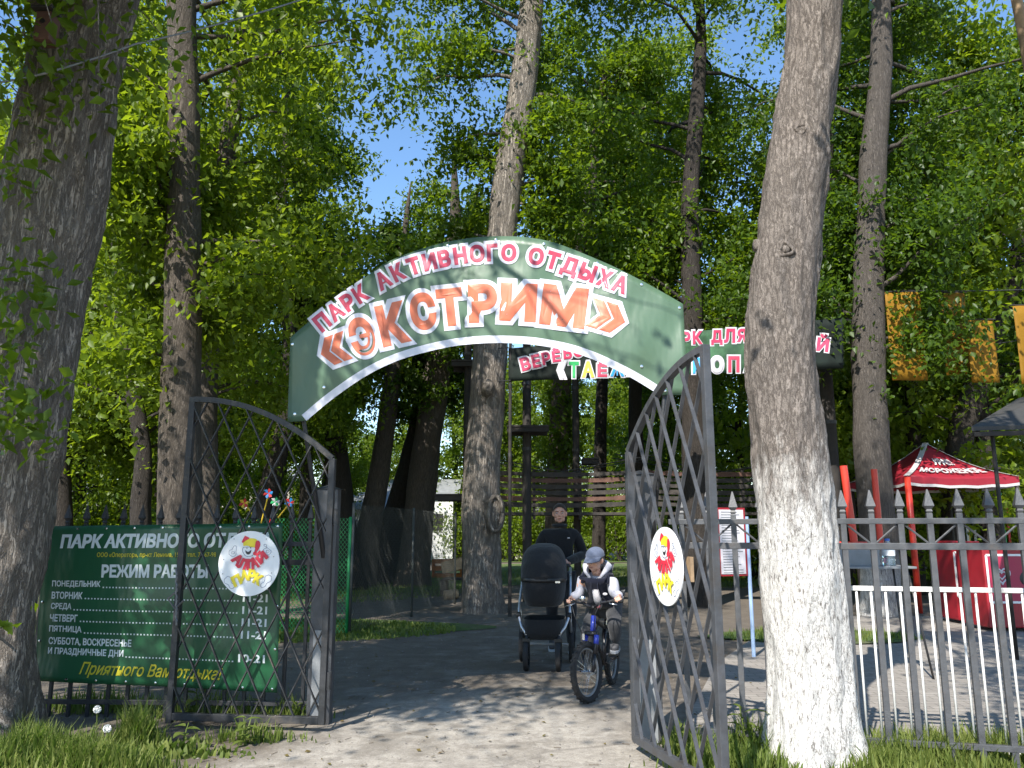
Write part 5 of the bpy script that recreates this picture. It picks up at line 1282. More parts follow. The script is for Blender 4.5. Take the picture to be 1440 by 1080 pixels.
def cloth_mat(name, c, sc=60, var=.12):
    m, t, b = new_mat(name); v = coords(t); n = noise_n(t, v, sc, 4, .7); w = noise_n(t, v, 5, 4, .6, .4)
    t.links.new(ramp(t, n, [(.3, [x * (1 - var) for x in c]), (.7, [min(1, x * (1 + var)) for x in c])]), b.inputs['Base Color']); b.inputs['Roughness'].default_value = .9
    b.inputs['Specular IOR Level'].default_value = .2; b.inputs['Sheen Weight'].default_value = .15
    ad = t.nodes.new("ShaderNodeMath"); ad.operation = 'MULTIPLY_ADD'; t.links.new(n, ad.inputs[0]); ad.inputs[1].default_value = .12; t.links.new(w, ad.inputs[2]); bump(t, b, ad.outputs[0], .8, .022); return m
EYE_W = flat("eye_white", (.62, .60, .57), .3); IRIS = flat("iris_dark", (.05, .045, .04), .3)
SKIN_M = skin_mat("skin_man", (.56, .30, .215)); SKIN_B = skin_mat("skin_boy", (.62, .35, .255))
HAIR = cloth_mat("hair_dark", (.030, .022, .016), 90); HAIR_B = cloth_mat("hair_brown", (.06, .038, .022), 90)
C_BLACK = cloth_mat("black_jacket", (.013, .013, .014)); C_TROU = cloth_mat("dark_trousers", (.022, .022, .025)); C_GREYT = cloth_mat("grey_trousers", (.045, .046, .050))
C_HOOD = cloth_mat("grey_marl", (.40, .40, .45), 45, .1); C_VEST = cloth_mat("navy_vest", (.012, .014, .028)); C_CAP = cloth_mat("blue_grey_cap", (.095, .115, .17)); C_TEE = cloth_mat("tee_shirt", (.42, .40, .42))
SHOE = paint("shoe_dark", (.05, .05, .055), .6, var=.3); SOLE = paint("sole_pale", (.35, .36, .38), .6)
def cloth_build(name, J, E, rootj, mat, parent, sub=2, wr=.006, seed=0):
    V, Fc = skin_geo(J, E, rootj, sub); out = []
    for v in V:
        w1 = vnoise(Vector((v.x * 9 + seed, v.y * 9, v.z * 16))) + .5 * vnoise(Vector((v.x * 22, v.y * 22 + seed, v.z * 30)))
        out.append(v + Vector((w1, vnoise(Vector((v.y * 14, v.z * 14 + seed, v.x * 14))), w1 * .4)) * wr)
    m = MB(); m.add(out, Fc); return m.build(name, mat, parent, smooth=True)
def shoe(name, heel, toe, parent, s=1.0, mat=None):
    h = Vector(heel); t = Vector(toe); d = (t - h).normalized(); m = MB()
    m.add(*skin_geo({"h": (h + Vector((0, 0, .035 * s)), (.036 * s, .042 * s)), "m": (h.lerp(t, .55) + Vector((0, 0, .036 * s)), (.042 * s, .040 * s)), "t": (t + Vector((0, 0, .026 * s)), (.036 * s, .028 * s))}, [("h", "m"), ("m", "t")], "m", 2))
    o = m.build(name, mat or SHOE, parent, smooth=True)
    m = MB(); n = d.cross(Vector((0, 0, 1))).normalized(); up = n.cross(d).normalized(); up = up if up.z > 0 else -up
    prof = [(h - d * .05 * s, .030), (h, .040), (h.lerp(t, .6), .045), (t, .040), (t + d * .04 * s, .018)]
    L_ = [p + n * w_ * s for p, w_ in prof] + [p - n * w_ * s for p, w_ in prof[::-1]]
    k = len(L_); m.add([p - up * .006 * s for p in L_] + [p + up * .014 * s for p in L_], [tuple(range(k - 1, -1, -1)), tuple(range(k, 2 * k))] + [(i, (i + 1) % k, (i + 1) % k + k, i + k) for i in range(k)])
    m.build("sole", SOLE, o); return o

# ---------------------------------------------------------------- pram
sf = gnd(763, 944); PR = thing("pram", "black hooded pram with silver frame pushed by the man", "pram", (sf.x, sf.y, 0), R(-7))
SILV = paint("silver_tube", (.60, .60, .62), .35, metal=.7, var=.08); C_PRAM = cloth_mat("pram_fabric", (.022, .022, .023), 50)
def wheel(cx, cy, r_, parent, wd=.05, ang=0):
    Mx = Matrix.Rotation(R(90), 3, 'Y'); m = MB()
    root_ = MB(); root_.lathe([(r_ - .035, -wd / 2), (r_ - .008, -wd / 2), (r_, -wd / 4), (r_, wd / 4), (r_ - .008, wd / 2), (r_ - .035, wd / 2), (r_ - .035, -wd / 2)], 28, (cx, cy, r_), Mx, caps=False); o = root_.build("wheel", RUBBER, parent, smooth=True, angle=40)
    m.lathe([(.02, -wd * .45), (.03, -wd * .45), (.03, wd * .45), (.02, wd * .45)], 14, (cx, cy, r_), Mx)
    for k in range(8):
        a = k * math.pi / 4; m.bar((cx, cy + math.cos(a) * .025, r_ + math.sin(a) * .025), (cx, cy + math.cos(a) * (r_ - .03), r_ + math.sin(a) * (r_ - .03)), .014, .014)
    m.lathe([(r_ - .045, -wd * .35), (r_ - .033, -wd * .35), (r_ - .033, wd * .35), (r_ - .045, wd * .35), (r_ - .045, -wd * .35)], 28, (cx, cy, r_), Mx, caps=False); m.build("rim", BLACK, o)
    return o
for sx in (-1, 1):
    wheel(sx * .165, .0, .145, PR); wheel(sx * .27, .62, .185, PR, .055)
    m = MB(); m.tube([(sx * .165, .0, .145), (sx * .165, .02, .30), (sx * .165, .05, .34)], .017, 8); m.tube([(sx * .135, 0, .145), (sx * .135, 0, .30)], .008, 6); m.tube([(sx * .195, 0, .145), (sx * .195, 0, .30)], .008, 6); m.box((sx * .165, 0, .305), (.08, .06, .03)); m.build("fork", BLACK, PR, smooth=True, angle=40)
    m = MB(); m.tube([(sx * .165, .05, .34), (sx * .225, .12, .42), (sx * .265, .20, .52), (sx * .270, .30, .64), (sx * .268, .55, .86), (sx * .262, .70, 1.0)], .015, 10); m.build("side_tube", SILV, PR, smooth=True)
    m = MB(); m.tube([(sx * .27, .62, .185), (sx * .27, .46, .40), (sx * .268, .30, .62)], .014, 10); m.build("rear_tube", SILV, PR, smooth=True)
    m = MB(); m.lathe([(.03, -.02), (.034, 0), (.03, .02)], 14, (sx * .268, .21, .53), Matrix.Rotation(R(90), 3, 'Y')); m.build("joint", BLACK, PR)
m = MB(); m.tube([(-.262, .70, 1.0), (-.24, .76, 1.03), (0, .78, 1.04), (.24, .76, 1.03), (.262, .70, 1.0)], .017, 10); m.build("handle", BLACK, PR, smooth=True)
m = MB(); m.tube([(-.27, .62, .185), (.27, .62, .185)], .014, 8); m.build("axle", SILV, PR)
def shell(zs, name, mat, y0=-.10, L_=.78):
    m = MB(); n = 36; V = []
    for (z, sx, sy) in zs:
        for k in range(n):
            a = 2 * math.pi * k / n; ca, sa = math.cos(a), math.sin(a); e = .55
            V.append((.235 * sx * math.copysign(abs(ca) ** e, ca), y0 + L_ / 2 + L_ / 2 * sy * math.copysign(abs(sa) ** .75, sa), z))
    fs = [(i * n + k, i * n + (k + 1) % n, (i + 1) * n + (k + 1) % n, (i + 1) * n + k) for i in range(len(zs) - 1) for k in range(n)] + [tuple(range(n - 1, -1, -1))]
    m.add(V, fs); return m.build(name, mat, PR, smooth=True)
shell([(.635, .72, .80), (.645, .80, .86), (.70, .90, .93), (.80, .97, .98), (.905, 1.0, 1.0), (.905, .93, .95), (.80, .9, .92)], "bassinet", C_PRAM)
shell([(.885, 1.02, 1.015), (.905, 1.035, 1.03), (.925, 1.02, 1.015)], "trim_band", BLACK)
m = MB(); n = 22; V = []                       # hood: dome over the front end, open towards the man
for i in range(15):
    th = math.pi * .56 * i / 14             # fold angle from the front rim upward and back
    rib = .992 if i % 4 == 2 else 1.012
    for k in range(n + 1):
        a = math.pi * k / n; x = math.cos(a); yz = math.sin(a)
        V.append((.243 * rib * math.copysign(abs(x) ** .72, x), .28 - .385 * rib * yz ** .8 * math.cos(th), .905 + .37 * rib * yz ** .62 * math.sin(th)))
m.add(V, [(i * (n + 1) + k, (i + 1) * (n + 1) + k, (i + 1) * (n + 1) + k + 1, i * (n + 1) + k + 1) for i in range(14) for k in range(n)])
o = m.build("hood", C_PRAM, PR, smooth=True); s_ = o.modifiers.new("thickness", 'SOLIDIFY'); s_.thickness = .012
m = MB(); m.box((.17, -.095, .89), (.05, .012, .018)); m.build("badge", CHROME, PR)
m = MB(); V = []; n = 16
for (z, sx, y0, y1) in [(.30, .75, .04, .50), (.36, 1, .0, .56), (.50, 1.0, .04, .58)]:
    for k in range(n):
        a = 2 * math.pi * k / n; ca, sa = math.cos(a), math.sin(a)
        V.append((.215 * sx * math.copysign(abs(ca) ** .5, ca), (y0 + y1) / 2 + (y1 - y0) / 2 * math.copysign(abs(sa) ** .5, sa), z))
m.add(V, [(i * n + k, i * n + (k + 1) % n, (i + 1) * n + (k + 1) % n, (i + 1) * n + k) for i in range(2) for k in range(n)] + [tuple(range(n - 1, -1, -1))]); m.build("basket", C_PRAM, PR, smooth=True)

# ---------------------------------------------------------------- man
def to_local(root, p): return Matrix.Rotation(-root.rotation_euler.z, 3, 'Z') @ (Vector(p) - root.location)
Hd = PR.location + Matrix.Rotation(R(-7), 3, 'Z') @ Vector((0, .775, 1.04))
mp_ = at(787, 722, Hd.y + .46); hz = mp_.z
MAN = thing("person", "man in black jacket walking behind the black pram with both hands on its handle", "person", (mp_.x, mp_.y, 0)); hs = .235 / .23
k_ = hz / 1.62
hL = to_local(MAN, PR.location + Matrix.Rotation(R(-7), 3, 'Z') @ Vector((.20, .775, 1.035))); hR = to_local(MAN, PR.location + Matrix.Rotation(R(-7), 3, 'Z') @ Vector((-.20, .775, 1.035)))
HC = Vector((0, -.01, hz)); HM = Matrix.Rotation(R(-4), 3, 'Z') @ Matrix.Rotation(R(3), 3, 'X')
def man_J(g):
    return {"pel": ((0, .02, .94 * k_), (.150 + g, .115 + g)), "sp": ((0, .0, 1.12 * k_), (.150 + g, .118 + g)), "ch": ((0, .0, 1.30 * k_), (.170 + g, .118 + g)), "nb": ((0, .01, 1.44 * k_), (.095 + g, .080 + g)),
            "nk": ((0, 0, 1.50 * k_), .058 + g * .6), "shL": ((.185, .005, 1.385 * k_), .072 + g), "elL": ((.285, .02, 1.13 * k_), .050 + g), "wrL": (hL + Vector((.012, .085, .02)), .034 + g * .8),
            "shR": ((-.185, .005, 1.385 * k_), .072 + g), "elR": ((-.275, .02, 1.13 * k_), .050 + g), "wrR": (hR + Vector((-.012, .085, .02)), .034 + g * .8),
            "hipL": ((.095, .02, .86 * k_), .092 + g), "knL": ((.115, -.10, .50 * k_), .062 + g), "anL": ((.12, -.02, .10), .042 + g), "hipR": ((-.095, .02, .86 * k_), .092 + g), "knR": ((-.10, .03, .49 * k_), .062 + g), "anR": ((-.10, .26, .16), .042 + g)}
J = man_J(0); J["hd"] = (HC + Vector((0, .01, -.06)), .05)
body = MB(); body.add(*skin_geo(J, [("pel", "sp"), ("sp", "ch"), ("ch", "nb"), ("nb", "nk"), ("nk", "hd"), ("ch", "shL"), ("shL", "elL"), ("elL", "wrL"), ("ch", "shR"), ("shR", "elR"), ("elR", "wrR"), ("pel", "hipL"), ("hipL", "knL"), ("knL", "anL"), ("pel", "hipR"), ("hipR", "knR"), ("knR", "anR")], "pel", 2))
head_geo(body, HC, hs, HM)
for (h_, sx) in ((hL, 1), (hR, -1)): hand_geo(body, Vector(h_) + Vector((sx * .012, .075, .024)), (-sx * .05, -1, .05), (0, -.1, -1), sx)
voxel_geo(body, .0065, 2).build("body", SKIN_M, MAN, smooth=True)
face_parts(MAN, HC, hs, HM, IRIS, HAIR)
m = MB(); P = lambda p: HC + HM @ (Vector(p) * hs)
V = []; n = 26                       # short hair cap with a high forehead
for i in range(10):
    ph = (math.pi * .56) * i / 9
    for k in range(n):
        a = 2 * math.pi * k / n; fr = max(0, -math.sin(a)); lim = 1 - .42 * fr ** 1.5; p2 = ph * lim
        V.append(P((.0800 * math.sin(p2) * math.cos(a), .012 + .102 * math.sin(p2) * math.sin(a), .027 + .094 * math.cos(p2))))
m.add(V, [(i * n + k, i * n + (k + 1) % n, (i + 1) * n + (k + 1) % n, (i + 1) * n + k) for i in range(9) for k in range(n)]); m.build("hair", HAIR, MAN, smooth=True)
J = man_J(.016); J = {k: J[k] for k in ("pel", "sp", "ch", "nb", "shL", "elL", "wrL", "shR", "elR", "wrR")}
cloth_build("jacket", J, [("pel", "sp"), ("sp", "ch"), ("ch", "nb"), ("ch", "shL"), ("shL", "elL"), ("elL", "wrL"), ("ch", "shR"), ("shR", "elR"), ("elR", "wrR")], "ch", C_BLACK, MAN, seed=1)
m = MB(); m.tube([Vector((.078 * math.cos(a), .0 + .07 * math.sin(a), 1.478 * k_ + .008 * math.sin(a))) for a in [2 * math.pi * i / 20 for i in range(21)]], .017, 8, caps=False); m.build("collar", C_BLACK, MAN, smooth=True)
m = MB(); m.box((.095, -.150, 1.33 * k_), (.028, .012, .012)); m.build("chest_logo", PEDGE, MAN)
J = man_J(.014); J = {k: J[k] for k in ("pel", "hipL", "knL", "anL", "hipR", "knR", "anR")}; J["pel"] = ((0, .02, .95 * k_), (.155, .12))
cloth_build("trousers", J, [("pel", "hipL"), ("hipL", "knL"), ("knL", "anL"), ("pel", "hipR"), ("hipR", "knR"), ("knR", "anR")], "pel", C_TROU, MAN, seed=2)
shoe("shoe", (.12, .0, .01), (.125, -.17, .01), MAN); shoe("shoe", (-.10, .28, .07), (-.10, .12, .01), MAN)

# ---------------------------------------------------------------- bicycle
pf_ = gnd(829, 989); prr = gnd(868, 957); fd = (pf_ - prr); fd.z = 0; fd.normalize(); WB = .89; RW = .245
rear = pf_ - fd * WB; BA = math.atan2(fd.y, fd.x)
BK = thing("bicycle", "blue and black child's mountain bike with knobbly tyres ridden through the gate", "bicycle", (rear.x, rear.y, 0), BA)
BLUE = paint("blue_enamel", (.03, .05, .36), .25, var=.1); BFR = paint("black_enamel", (.016, .016, .02), .3, var=.1)
def bike_wheel(M, name="wheel"):
    """wheel centred on origin in the xz plane, placed with M"""
    T = lambda p: M @ Vector(p); m = MB(); n = 56; k = 10; rt = .027; V = []
    for i in range(n):
        a = 2 * math.pi * i / n
        for j in range(k):
            b = 2 * math.pi * j / k; rr0 = RW - rt + rt * math.cos(b) * (1.0 if i % 2 else .90 if math.cos(b) > .2 else 1)
            V.append(T((rr0 * math.cos(a), rt * math.sin(b) * 1.0, rr0 * math.sin(a))))
    m.add(V, [(i * k + j, ((i + 1) % n) * k + j, ((i + 1) % n) * k + (j + 1) % k, i * k + (j + 1) % k) for i in range(n) for j in range(k)])
    for i in range(n):
        a = 2 * math.pi * (i + .5) / n; s_ = .012 if i % 2 else -.012
        c = Vector(((RW - .002) * math.cos(a), s_, (RW - .002) * math.sin(a))); m.add([T(c + Vector((math.cos(a) * dz - math.sin(a) * dx, dy, math.sin(a) * dz + math.cos(a) * dx))) for dz in (-.008, .005) for dy in (-.008, .008) for dx in (-.007, .007)], [(0, 2, 3, 1), (4, 5, 7, 6), (0, 1, 5, 4), (2, 6, 7, 3), (0, 4, 6, 2), (1, 3, 7, 5)])
    tyre = m.build(name, RUBBER, BK)
    m = MB(); ri_ = RW - .056
    m.tube([T((ri_ * math.cos(a), 0, ri_ * math.sin(a))) for a in [2 * math.pi * i / 40 for i in range(41)]], .010, 8, caps=False); m.build("rim", GREY, tyre, smooth=True)
    m = MB()
    for i in range(28):
        a = 2 * math.pi * i / 28; b = a + (.5 if i % 2 else -.5); y = .022 if (i // 2) % 2 else -.022
        m.tube([T((.018 * math.cos(b), y, .018 * math.sin(b))), T((ri_ * math.cos(a), 0, ri_ * math.sin(a)))], .0013, 4, caps=False)
    m.build("spoke", CHROME, tyre)
    m = MB(); m.tube([T((0, -.05, 0)), T((0, -.028, 0)), T((0, -.025, 0)), T((0, .025, 0)), T((0, .028, 0)), T((0, .05, 0))], [.008, .008, .02, .02, .008, .008], 10); m.build("hub", CHROME, tyre); return tyre
bike_wheel(Matrix.Translation((0, 0, RW)))
HB, HT = Vector((.735, 0, .545)), Vector((.70, 0, .675)); ax = (HT - HB).normalized()
ST = Matrix.Translation(HB) @ Matrix.Rotation(R(-16), 4, ax) @ Matrix.Translation(-HB)
bike_wheel(ST @ Matrix.Translation((WB, 0, RW)))
S3 = lambda p: ST @ Vector(p)
BB_ = Vector((.36, 0, .24)); STp = Vector((.25, 0, .56))
m = MB(); m.tube([BB_, STp], .016, 10); m.tube([BB_, HB + ax * .02], .021, 10); m.build("frame", BFR, BK, smooth=True)
m = MB(); m.tube([STp - Vector((-.005, 0, .03)), HT - ax * .02], .018, 10); m.build("top_tube", BFR, BK, smooth=True)
m = MB(); m.tube([HB - ax * .005, HT + ax * .005], .022, 12); m.build("head_tube", BLUE, BK, smooth=True)
for sy in (-1, 1):
    m = MB(); m.tube([(0, sy * .055, RW), (.20, sy * .045, .245), (.33, sy * .02, .242)], .010, 8); m.build("chain_stay", BFR, BK, smooth=True)
    m = MB(); m.tube([(0, sy * .055, RW), (.17, sy * .045, .46), (.242, sy * .015, .545)], .009, 8); m.build("seat_stay", BFR, BK, smooth=True)
    m = MB(); m.tube([S3((WB - .004, sy * .055, RW)), S3((.825, sy * .055, .39))], .015, 10); m.tube([S3((.825, sy * .055, .38)), S3((.760, sy * .052, .53))], .020, 10); m.build("fork_leg", BFR, BK, smooth=True)
    m = MB(); m.tube([S3((.79, sy * .0545, .455)), S3((.762, sy * .0525, .525))], .0225, 10); m.build("blue_sleeve", BLUE, BK, smooth=True)
    m = MB(); m.tube([S3((.70, sy * .02, .755)), S3((.70, sy * .10, .79)), S3((.68, sy * .19, .80)), S3((.665, sy * .27, .795))], .011, 8); m.build("handlebar", BFR, BK, smooth=True)
    m = MB(); m.tube([S3((.678, sy * .185, .80)), S3((.665, sy * .28, .795))], .016, 10); m.build("grip", RUBBER, BK, smooth=True)
    m = MB(); m.tube([S3((.69, sy * .16, .795)), S3((.735, sy * .19, .78)), S3((.73, sy * .255, .77))], .006, 6); m.build("brake_lever", CHROME, BK, smooth=True)
    m = MB(); m.tube([S3((.71, sy * .15, .80)), S3((.80, sy * .16, .84)), S3((.85, sy * .10, .70)), S3((.81, sy * .045, .50))], .0035, 6); m.build("brake_cable", BLACK, BK, smooth=True)
    pd = Vector((.36 + sy * .095, sy * .06, .24 + sy * .095)); m = MB(); m.bar((.36, sy * .05, .24), pd, .02, .014, Vector((0, 1, 0))); cr = m.build("crank", CHROME, BK)
    m = MB(); m.box(pd + Vector((0, sy * .055, 0)), (.085, .075, .022), bev=.004); m.build("pedal", BLACK, cr)
m = MB(); m.tube([S3((.758, -.06, .54)), S3((.758, .06, .54))], .022, 10); m.tube([S3(HT), S3(HT + ax * .07), S3((.70, 0, .755))], .018, 10); m.build("stem", BFR, BK, smooth=True)
m = MB(); m.lathe([(.07, -.004), (.075, 0), (.07, .004)], 26, BB_ + Vector((0, -.045, 0)), Matrix.Rotation(R(90), 3, 'X')); m.build("chainring", GREY, BK)
m = MB(); m.tube([(.0, -.045, RW + .04), (.36, -.045, .305)], .005, 5); m.tube([(.0, -.045, RW - .04), (.36, -.045, .175)], .005, 5); m.build("chain", IRON, BK)
m = MB(); m.tube([STp - Vector((0, 0, .02)), (.225, 0, .655)], .013, 8); m.build("seat_post", CHROME, BK)
m = MB(); m.add(*skin_geo({"a": ((.11, 0, .68), (.055, .022)), "b": ((.20, 0, .685), (.045, .022)), "c": ((.34, 0, .68), (.018, .016))}, [("a", "b"), ("b", "c")], "b", 2)); m.build("saddle", BLACK, BK, smooth=True)
m = MB(); c = S3((.74, -.07, .83)); m.lathe([(.024, -.012), (.028, .0), (.024, .012), (.008, .016)], 14, c, Matrix.Rotation(R(90), 3, 'Y')); m.tube([c, S3((.70, -.07, .785))], .006, 6); m.build("bell", CHROME, BK, smooth=True)
m = MB(); c = S3((.805, -.05, .52)); m.box(c, (.03, .02, .05)); m.build("brake_block", CHROME, BK)

# ---------------------------------------------------------------- boy
BOY = thing("person", "boy in blue-grey cap and navy vest over grey hoodie riding the bicycle", "person", (rear.x, rear.y, 0), BA)
hc_w = at(837, 787, rear.y + fd.y * .56); HBc = to_local(BOY, hc_w)
# head towards the photo's left and a little down
look = Matrix.Rotation(-BA, 3, 'Z') @ Vector((-.62, -.75, -.22)); look.normalize()
yx = -look; zx = Vector((0, 0, 1)); xx = yx.cross(zx).normalized(); zx = xx.cross(yx).normalized(); BM = Matrix((xx, yx, zx)).transposed()
bs = .20 / .23; gL, gR = S3((.670, .235, .80)), S3((.670, -.235, .80))
nkp = HBc + Vector((-.015, 0, -.105))
def boy_J(g):
    sh = nkp + Vector((-.040, 0, -.070))
    return {"pel": ((.24, 0, .765), (.105 + g, .125 + g)), "sp": ((.36, 0, .85), (.095 + g, .120 + g)), "ch": (Vector((.36, 0, .85)).lerp(sh, .60), (.098 + g, .130 + g)), "nb": (nkp + Vector((-.035, 0, -.02)), .062 + g), "nk": (nkp, .042 + g),
            "shL": (sh + Vector((0, .150, -.012)), .052 + g), "elL": (sh.lerp(gL, .5) + Vector((-.05, .045, -.03)), .037 + g), "wrL": (gL + Vector((-.060, .012, .032)), .026 + g),
            "shR": (sh + Vector((0, -.150, -.012)), .052 + g), "elR": (sh.lerp(gR, .5) + Vector((-.05, -.045, -.03)), .037 + g), "wrR": (gR + Vector((-.060, -.012, .032)), .026 + g),
            "hipL": ((.26, .085, .745), .075 + g), "knL": ((.55, .150, .615), .052 + g), "anL": ((.40, .125, .43), .036 + g), "hipR": ((.25, -.085, .755), .075 + g), "knR": ((.44, -.13, .46), .052 + g), "anR": ((.25, -.12, .215), .036 + g)}
J = boy_J(0); J["hd"] = (HBc + BM @ Vector((0, .01, -.05)), .045)
EB = [("pel", "sp"), ("sp", "ch"), ("ch", "nb"), ("nb", "nk"), ("nk", "hd"), ("ch", "shL"), ("shL", "elL"), ("elL", "wrL"), ("ch", "shR"), ("shR", "elR"), ("elR", "wrR"), ("pel", "hipL"), ("hipL", "knL"), ("knL", "anL"), ("pel", "hipR"), ("hipR", "knR"), ("knR", "anR")]
body = MB(); body.add(*skin_geo(J, EB, "pel", 2)); head_geo(body, HBc, bs, BM)
for (g_, sy) in ((gL, 1), (gR, -1)): hand_geo(body, g_ + Vector((-.052, sy * .006, .026)), (1, 0, -.05), (.1, 0, -1), -sy, .80)
voxel_geo(body, .0058, 2).build("body", SKIN_B, BOY, smooth=True)
face_parts(BOY, HBc, bs, BM, IRIS, HAIR_B, (.36, .13, .11))
J = boy_J(.013); J = {k: J[k] for k in ("pel", "sp", "ch", "nb", "shL", "elL", "wrL", "shR", "elR", "wrR")}; J["pel"] = ((.26, 0, .785), (.112, .130))
cloth_build("hoodie", J, [e for e in EB if e[0] in J and e[1] in J], "ch", C_HOOD, BOY, wr=.005, seed=3)
J = boy_J(.026); J = {"pel": ((.28, 0, .785), (.118, .138)), "sp": J["sp"], "ch": J["ch"], "t": (J["nb"][0] + Vector((-.03, 0, -.02)), (.080, .10))}
cloth_build("vest", J, [("pel", "sp"), ("sp", "ch"), ("ch", "t")], "ch", C_VEST, BOY, wr=.004, seed=4)
for sy in (-1, 1):
    m = MB(); a = boy_J(0)["shL" if sy > 0 else "shR"][0]; b = boy_J(0)["nb"][0]; m.tube([a + Vector((-.05, -sy * .01, .0)), a + Vector((-.02, -sy * .02, .055)), a.lerp(b, .3) + Vector((.05, 0, .045)), a.lerp(b, .25) + Vector((.095, 0, -.03))], [.015, .017, .017, .015], 8); m.build("vest_strap", C_VEST, BOY, smooth=True)
chp = Vector(boy_J(0)["ch"][0]); spp = Vector(boy_J(0)["sp"][0]); axd = (chp - spp).normalized(); frn = Vector((axd.z, 0, -axd.x))
m = MB(); q0 = spp + frn * .128 - axd * .03; q1 = chp + frn * .128 + axd * .07
m.tube([q0, q0.lerp(q1, .5) + frn * .010, q1 - frn * .012], [.026, .036, .03], 10); m.build("tee_shirt", C_TEE, BOY, smooth=True)
m = MB(); m.ball(q0.lerp(q1, .35) + frn * .036, (.014, .022, .03), 10); m.build("tee_print", flat("print_crimson", (.42, .10, .13)), BOY, smooth=True)
m = MB(); m.ball(chp + frn * .122 + Vector((0, .072, .02)), (.006, .022, .012), 8); m.build("chest_patch", PEDGE, BOY)
hq = nkp + Vector((-.035, 0, .0))              # hood bunched behind the neck
m = MB(); m.tube([hq + Vector((.075, .045, -.055)), hq + Vector((.05, .085, .0)), hq + Vector((-.02, .105, .045)), hq + Vector((-.085, .06, .06)), hq + Vector((-.10, 0, .055)), hq + Vector((-.085, -.06, .06)), hq + Vector((-.02, -.105, .045)), hq + Vector((.05, -.085, .0)), hq + Vector((.075, -.045, -.055))], [.012, .022, .032, .040, .042, .040, .032, .022, .012], 12); m.build("hood", C_HOOD, BOY, smooth=True)
for sy in (-1, 1): m = MB(); m.tube([hq + Vector((.085, sy * .03, -.05)), hq + Vector((.105, sy * .028, -.11)), hq + Vector((.112, sy * .03, -.15))], .004, 6); m.build("drawstring", C_VEST, BOY)
J = boy_J(.013); J = {k: J[k] for k in ("pel", "hipL", "knL", "anL", "hipR", "knR", "anR")}
cloth_build("trousers", J, [e for e in EB if e[0] in J and e[1] in J], "pel", C_GREYT, BOY, wr=.005, seed=5)
shoe("shoe", (.375, .125, .375), (.52, .135, .36), BOY, .9); shoe("shoe", (.225, -.12, .165), (.365, -.122, .145), BOY, .85)
P = lambda p: HBc + BM @ (Vector(p) * bs); m = MB(); V = []; n = 28
for i in range(10):
    ph = (math.pi * .50) * i / 9
    for k in range(n): a = 2 * math.pi * k / n; V.append(P((.092 * math.sin(ph) * math.cos(a), .010 + .112 * math.sin(ph) * math.sin(a), .030 + .098 * math.cos(ph) ** .8 if ph < math.pi / 2 - .01 else .030)))
m.add(V, [(i * n + k, i * n + (k + 1) % n, (i + 1) * n + (k + 1) % n, (i + 1) * n + k) for i in range(9) for k in range(n)]); cp = m.build("cap", C_CAP, BOY, smooth=True)
m = MB(); V = []; nn_ = 14
for j, e in enumerate((0, .35, .7, 1)):
    for k in range(nn_ + 1):
        a = math.pi * (1.06 + .88 * k / nn_); V.append(P((.092 * math.cos(a) * (1 - .06 * e), .010 + .112 * math.sin(a) - .075 * e * abs(math.sin(a)) ** .6, .034 - .022 * e + .014 * math.sin(a) * math.sin(a) * (1 - e) - .02 * e * math.cos(a) ** 2)))
m.add(V, [(j * (nn_ + 1) + k, (j + 1) * (nn_ + 1) + k, (j + 1) * (nn_ + 1) + k + 1, j * (nn_ + 1) + k + 1) for j in range(3) for k in range(nn_)]); o = m.build("peak", C_CAP, cp, smooth=True); s_ = o.modifiers.new("thickness", 'SOLIDIFY'); s_.thickness = .006
m = MB(); V = []
for i in range(4):
    for k in range(n): a = 2 * math.pi * k / n; lo = max(0, math.sin(a) + .45); V.append(P((.0835 * math.cos(a), .012 + .103 * math.sin(a), .035 - .028 * i * min(1, lo))))
m.add(V, [(i * n + k, i * n + (k + 1) % n, (i + 1) * n + (k + 1) % n, (i + 1) * n + k) for i in range(3) for k in range(n)]); m.build("hair", HAIR_B, BOY, smooth=True)

# ================================================================ SMALL THINGS ON THE GROUND
def weed(p, label, n, L_, wd, seed, name="weed", up=.6, mat=None):
    g = random.Random(seed); root = thing(name, label, "plant", (p.x, p.y, 0), g.uniform(0, 6)); 
    m = MB(); h = L_ * 1.5; m.tube([(0, 0, -.02), (.01, 0, h * .5), (.0, .02, h)], [.006, .005, .003], 6); m.build("stem", GRASS, root, smooth=True)
    for i in range(n):
        a = i * 2.4 + g.uniform(-.3, .3); z = h * (.1 + .9 * i / n); l_ = L_ * g.uniform(.7, 1.1); d = Vector((math.cos(a), math.sin(a), up)).normalized(); s = Vector((-math.sin(a), math.cos(a), 0)); q = MB()
        pts = [Vector((0, 0, z)) + d * l_ * t - Vector((0, 0, l_ * .55 * t * t)) for t in (0, .25, .5, .75, 1)]; ws = [.15, .85, 1, .65, .02]
        V = []
        for pnt, w_ in zip(pts, ws): V += [pnt - s * wd * w_, pnt + Vector((0, 0, -wd * .3 * w_)), pnt + s * wd * w_]
        q.add(V, [(j * 3 + e, j * 3 + e + 1, j * 3 + e + 4, j * 3 + e + 3) for j in range(4) for e in (0, 1)]); q.build("leaf", mat or GRASS, root, smooth=True)
weed(gnd(1047, 1062), "tall weed with long pointed leaves beside the right gate leaf", 12, .20, .018, 1)
weed(gnd(955, 1062), "low bright weed at the foot of the right gate leaf", 7, .12, .022, 2, up=.9)
weed(gnd(275, 1010), "broad-leaved weed behind the free end of the left gate leaf", 9, .17, .035, 3)
weed(gnd(362, 1012), "slim weed behind the middle of the left gate leaf", 14, .10, .015, 4, up=1.2)
weed(gnd(415, 1015), "small feathery weed at the left gate post", 12, .09, .010, 5, up=1.3)
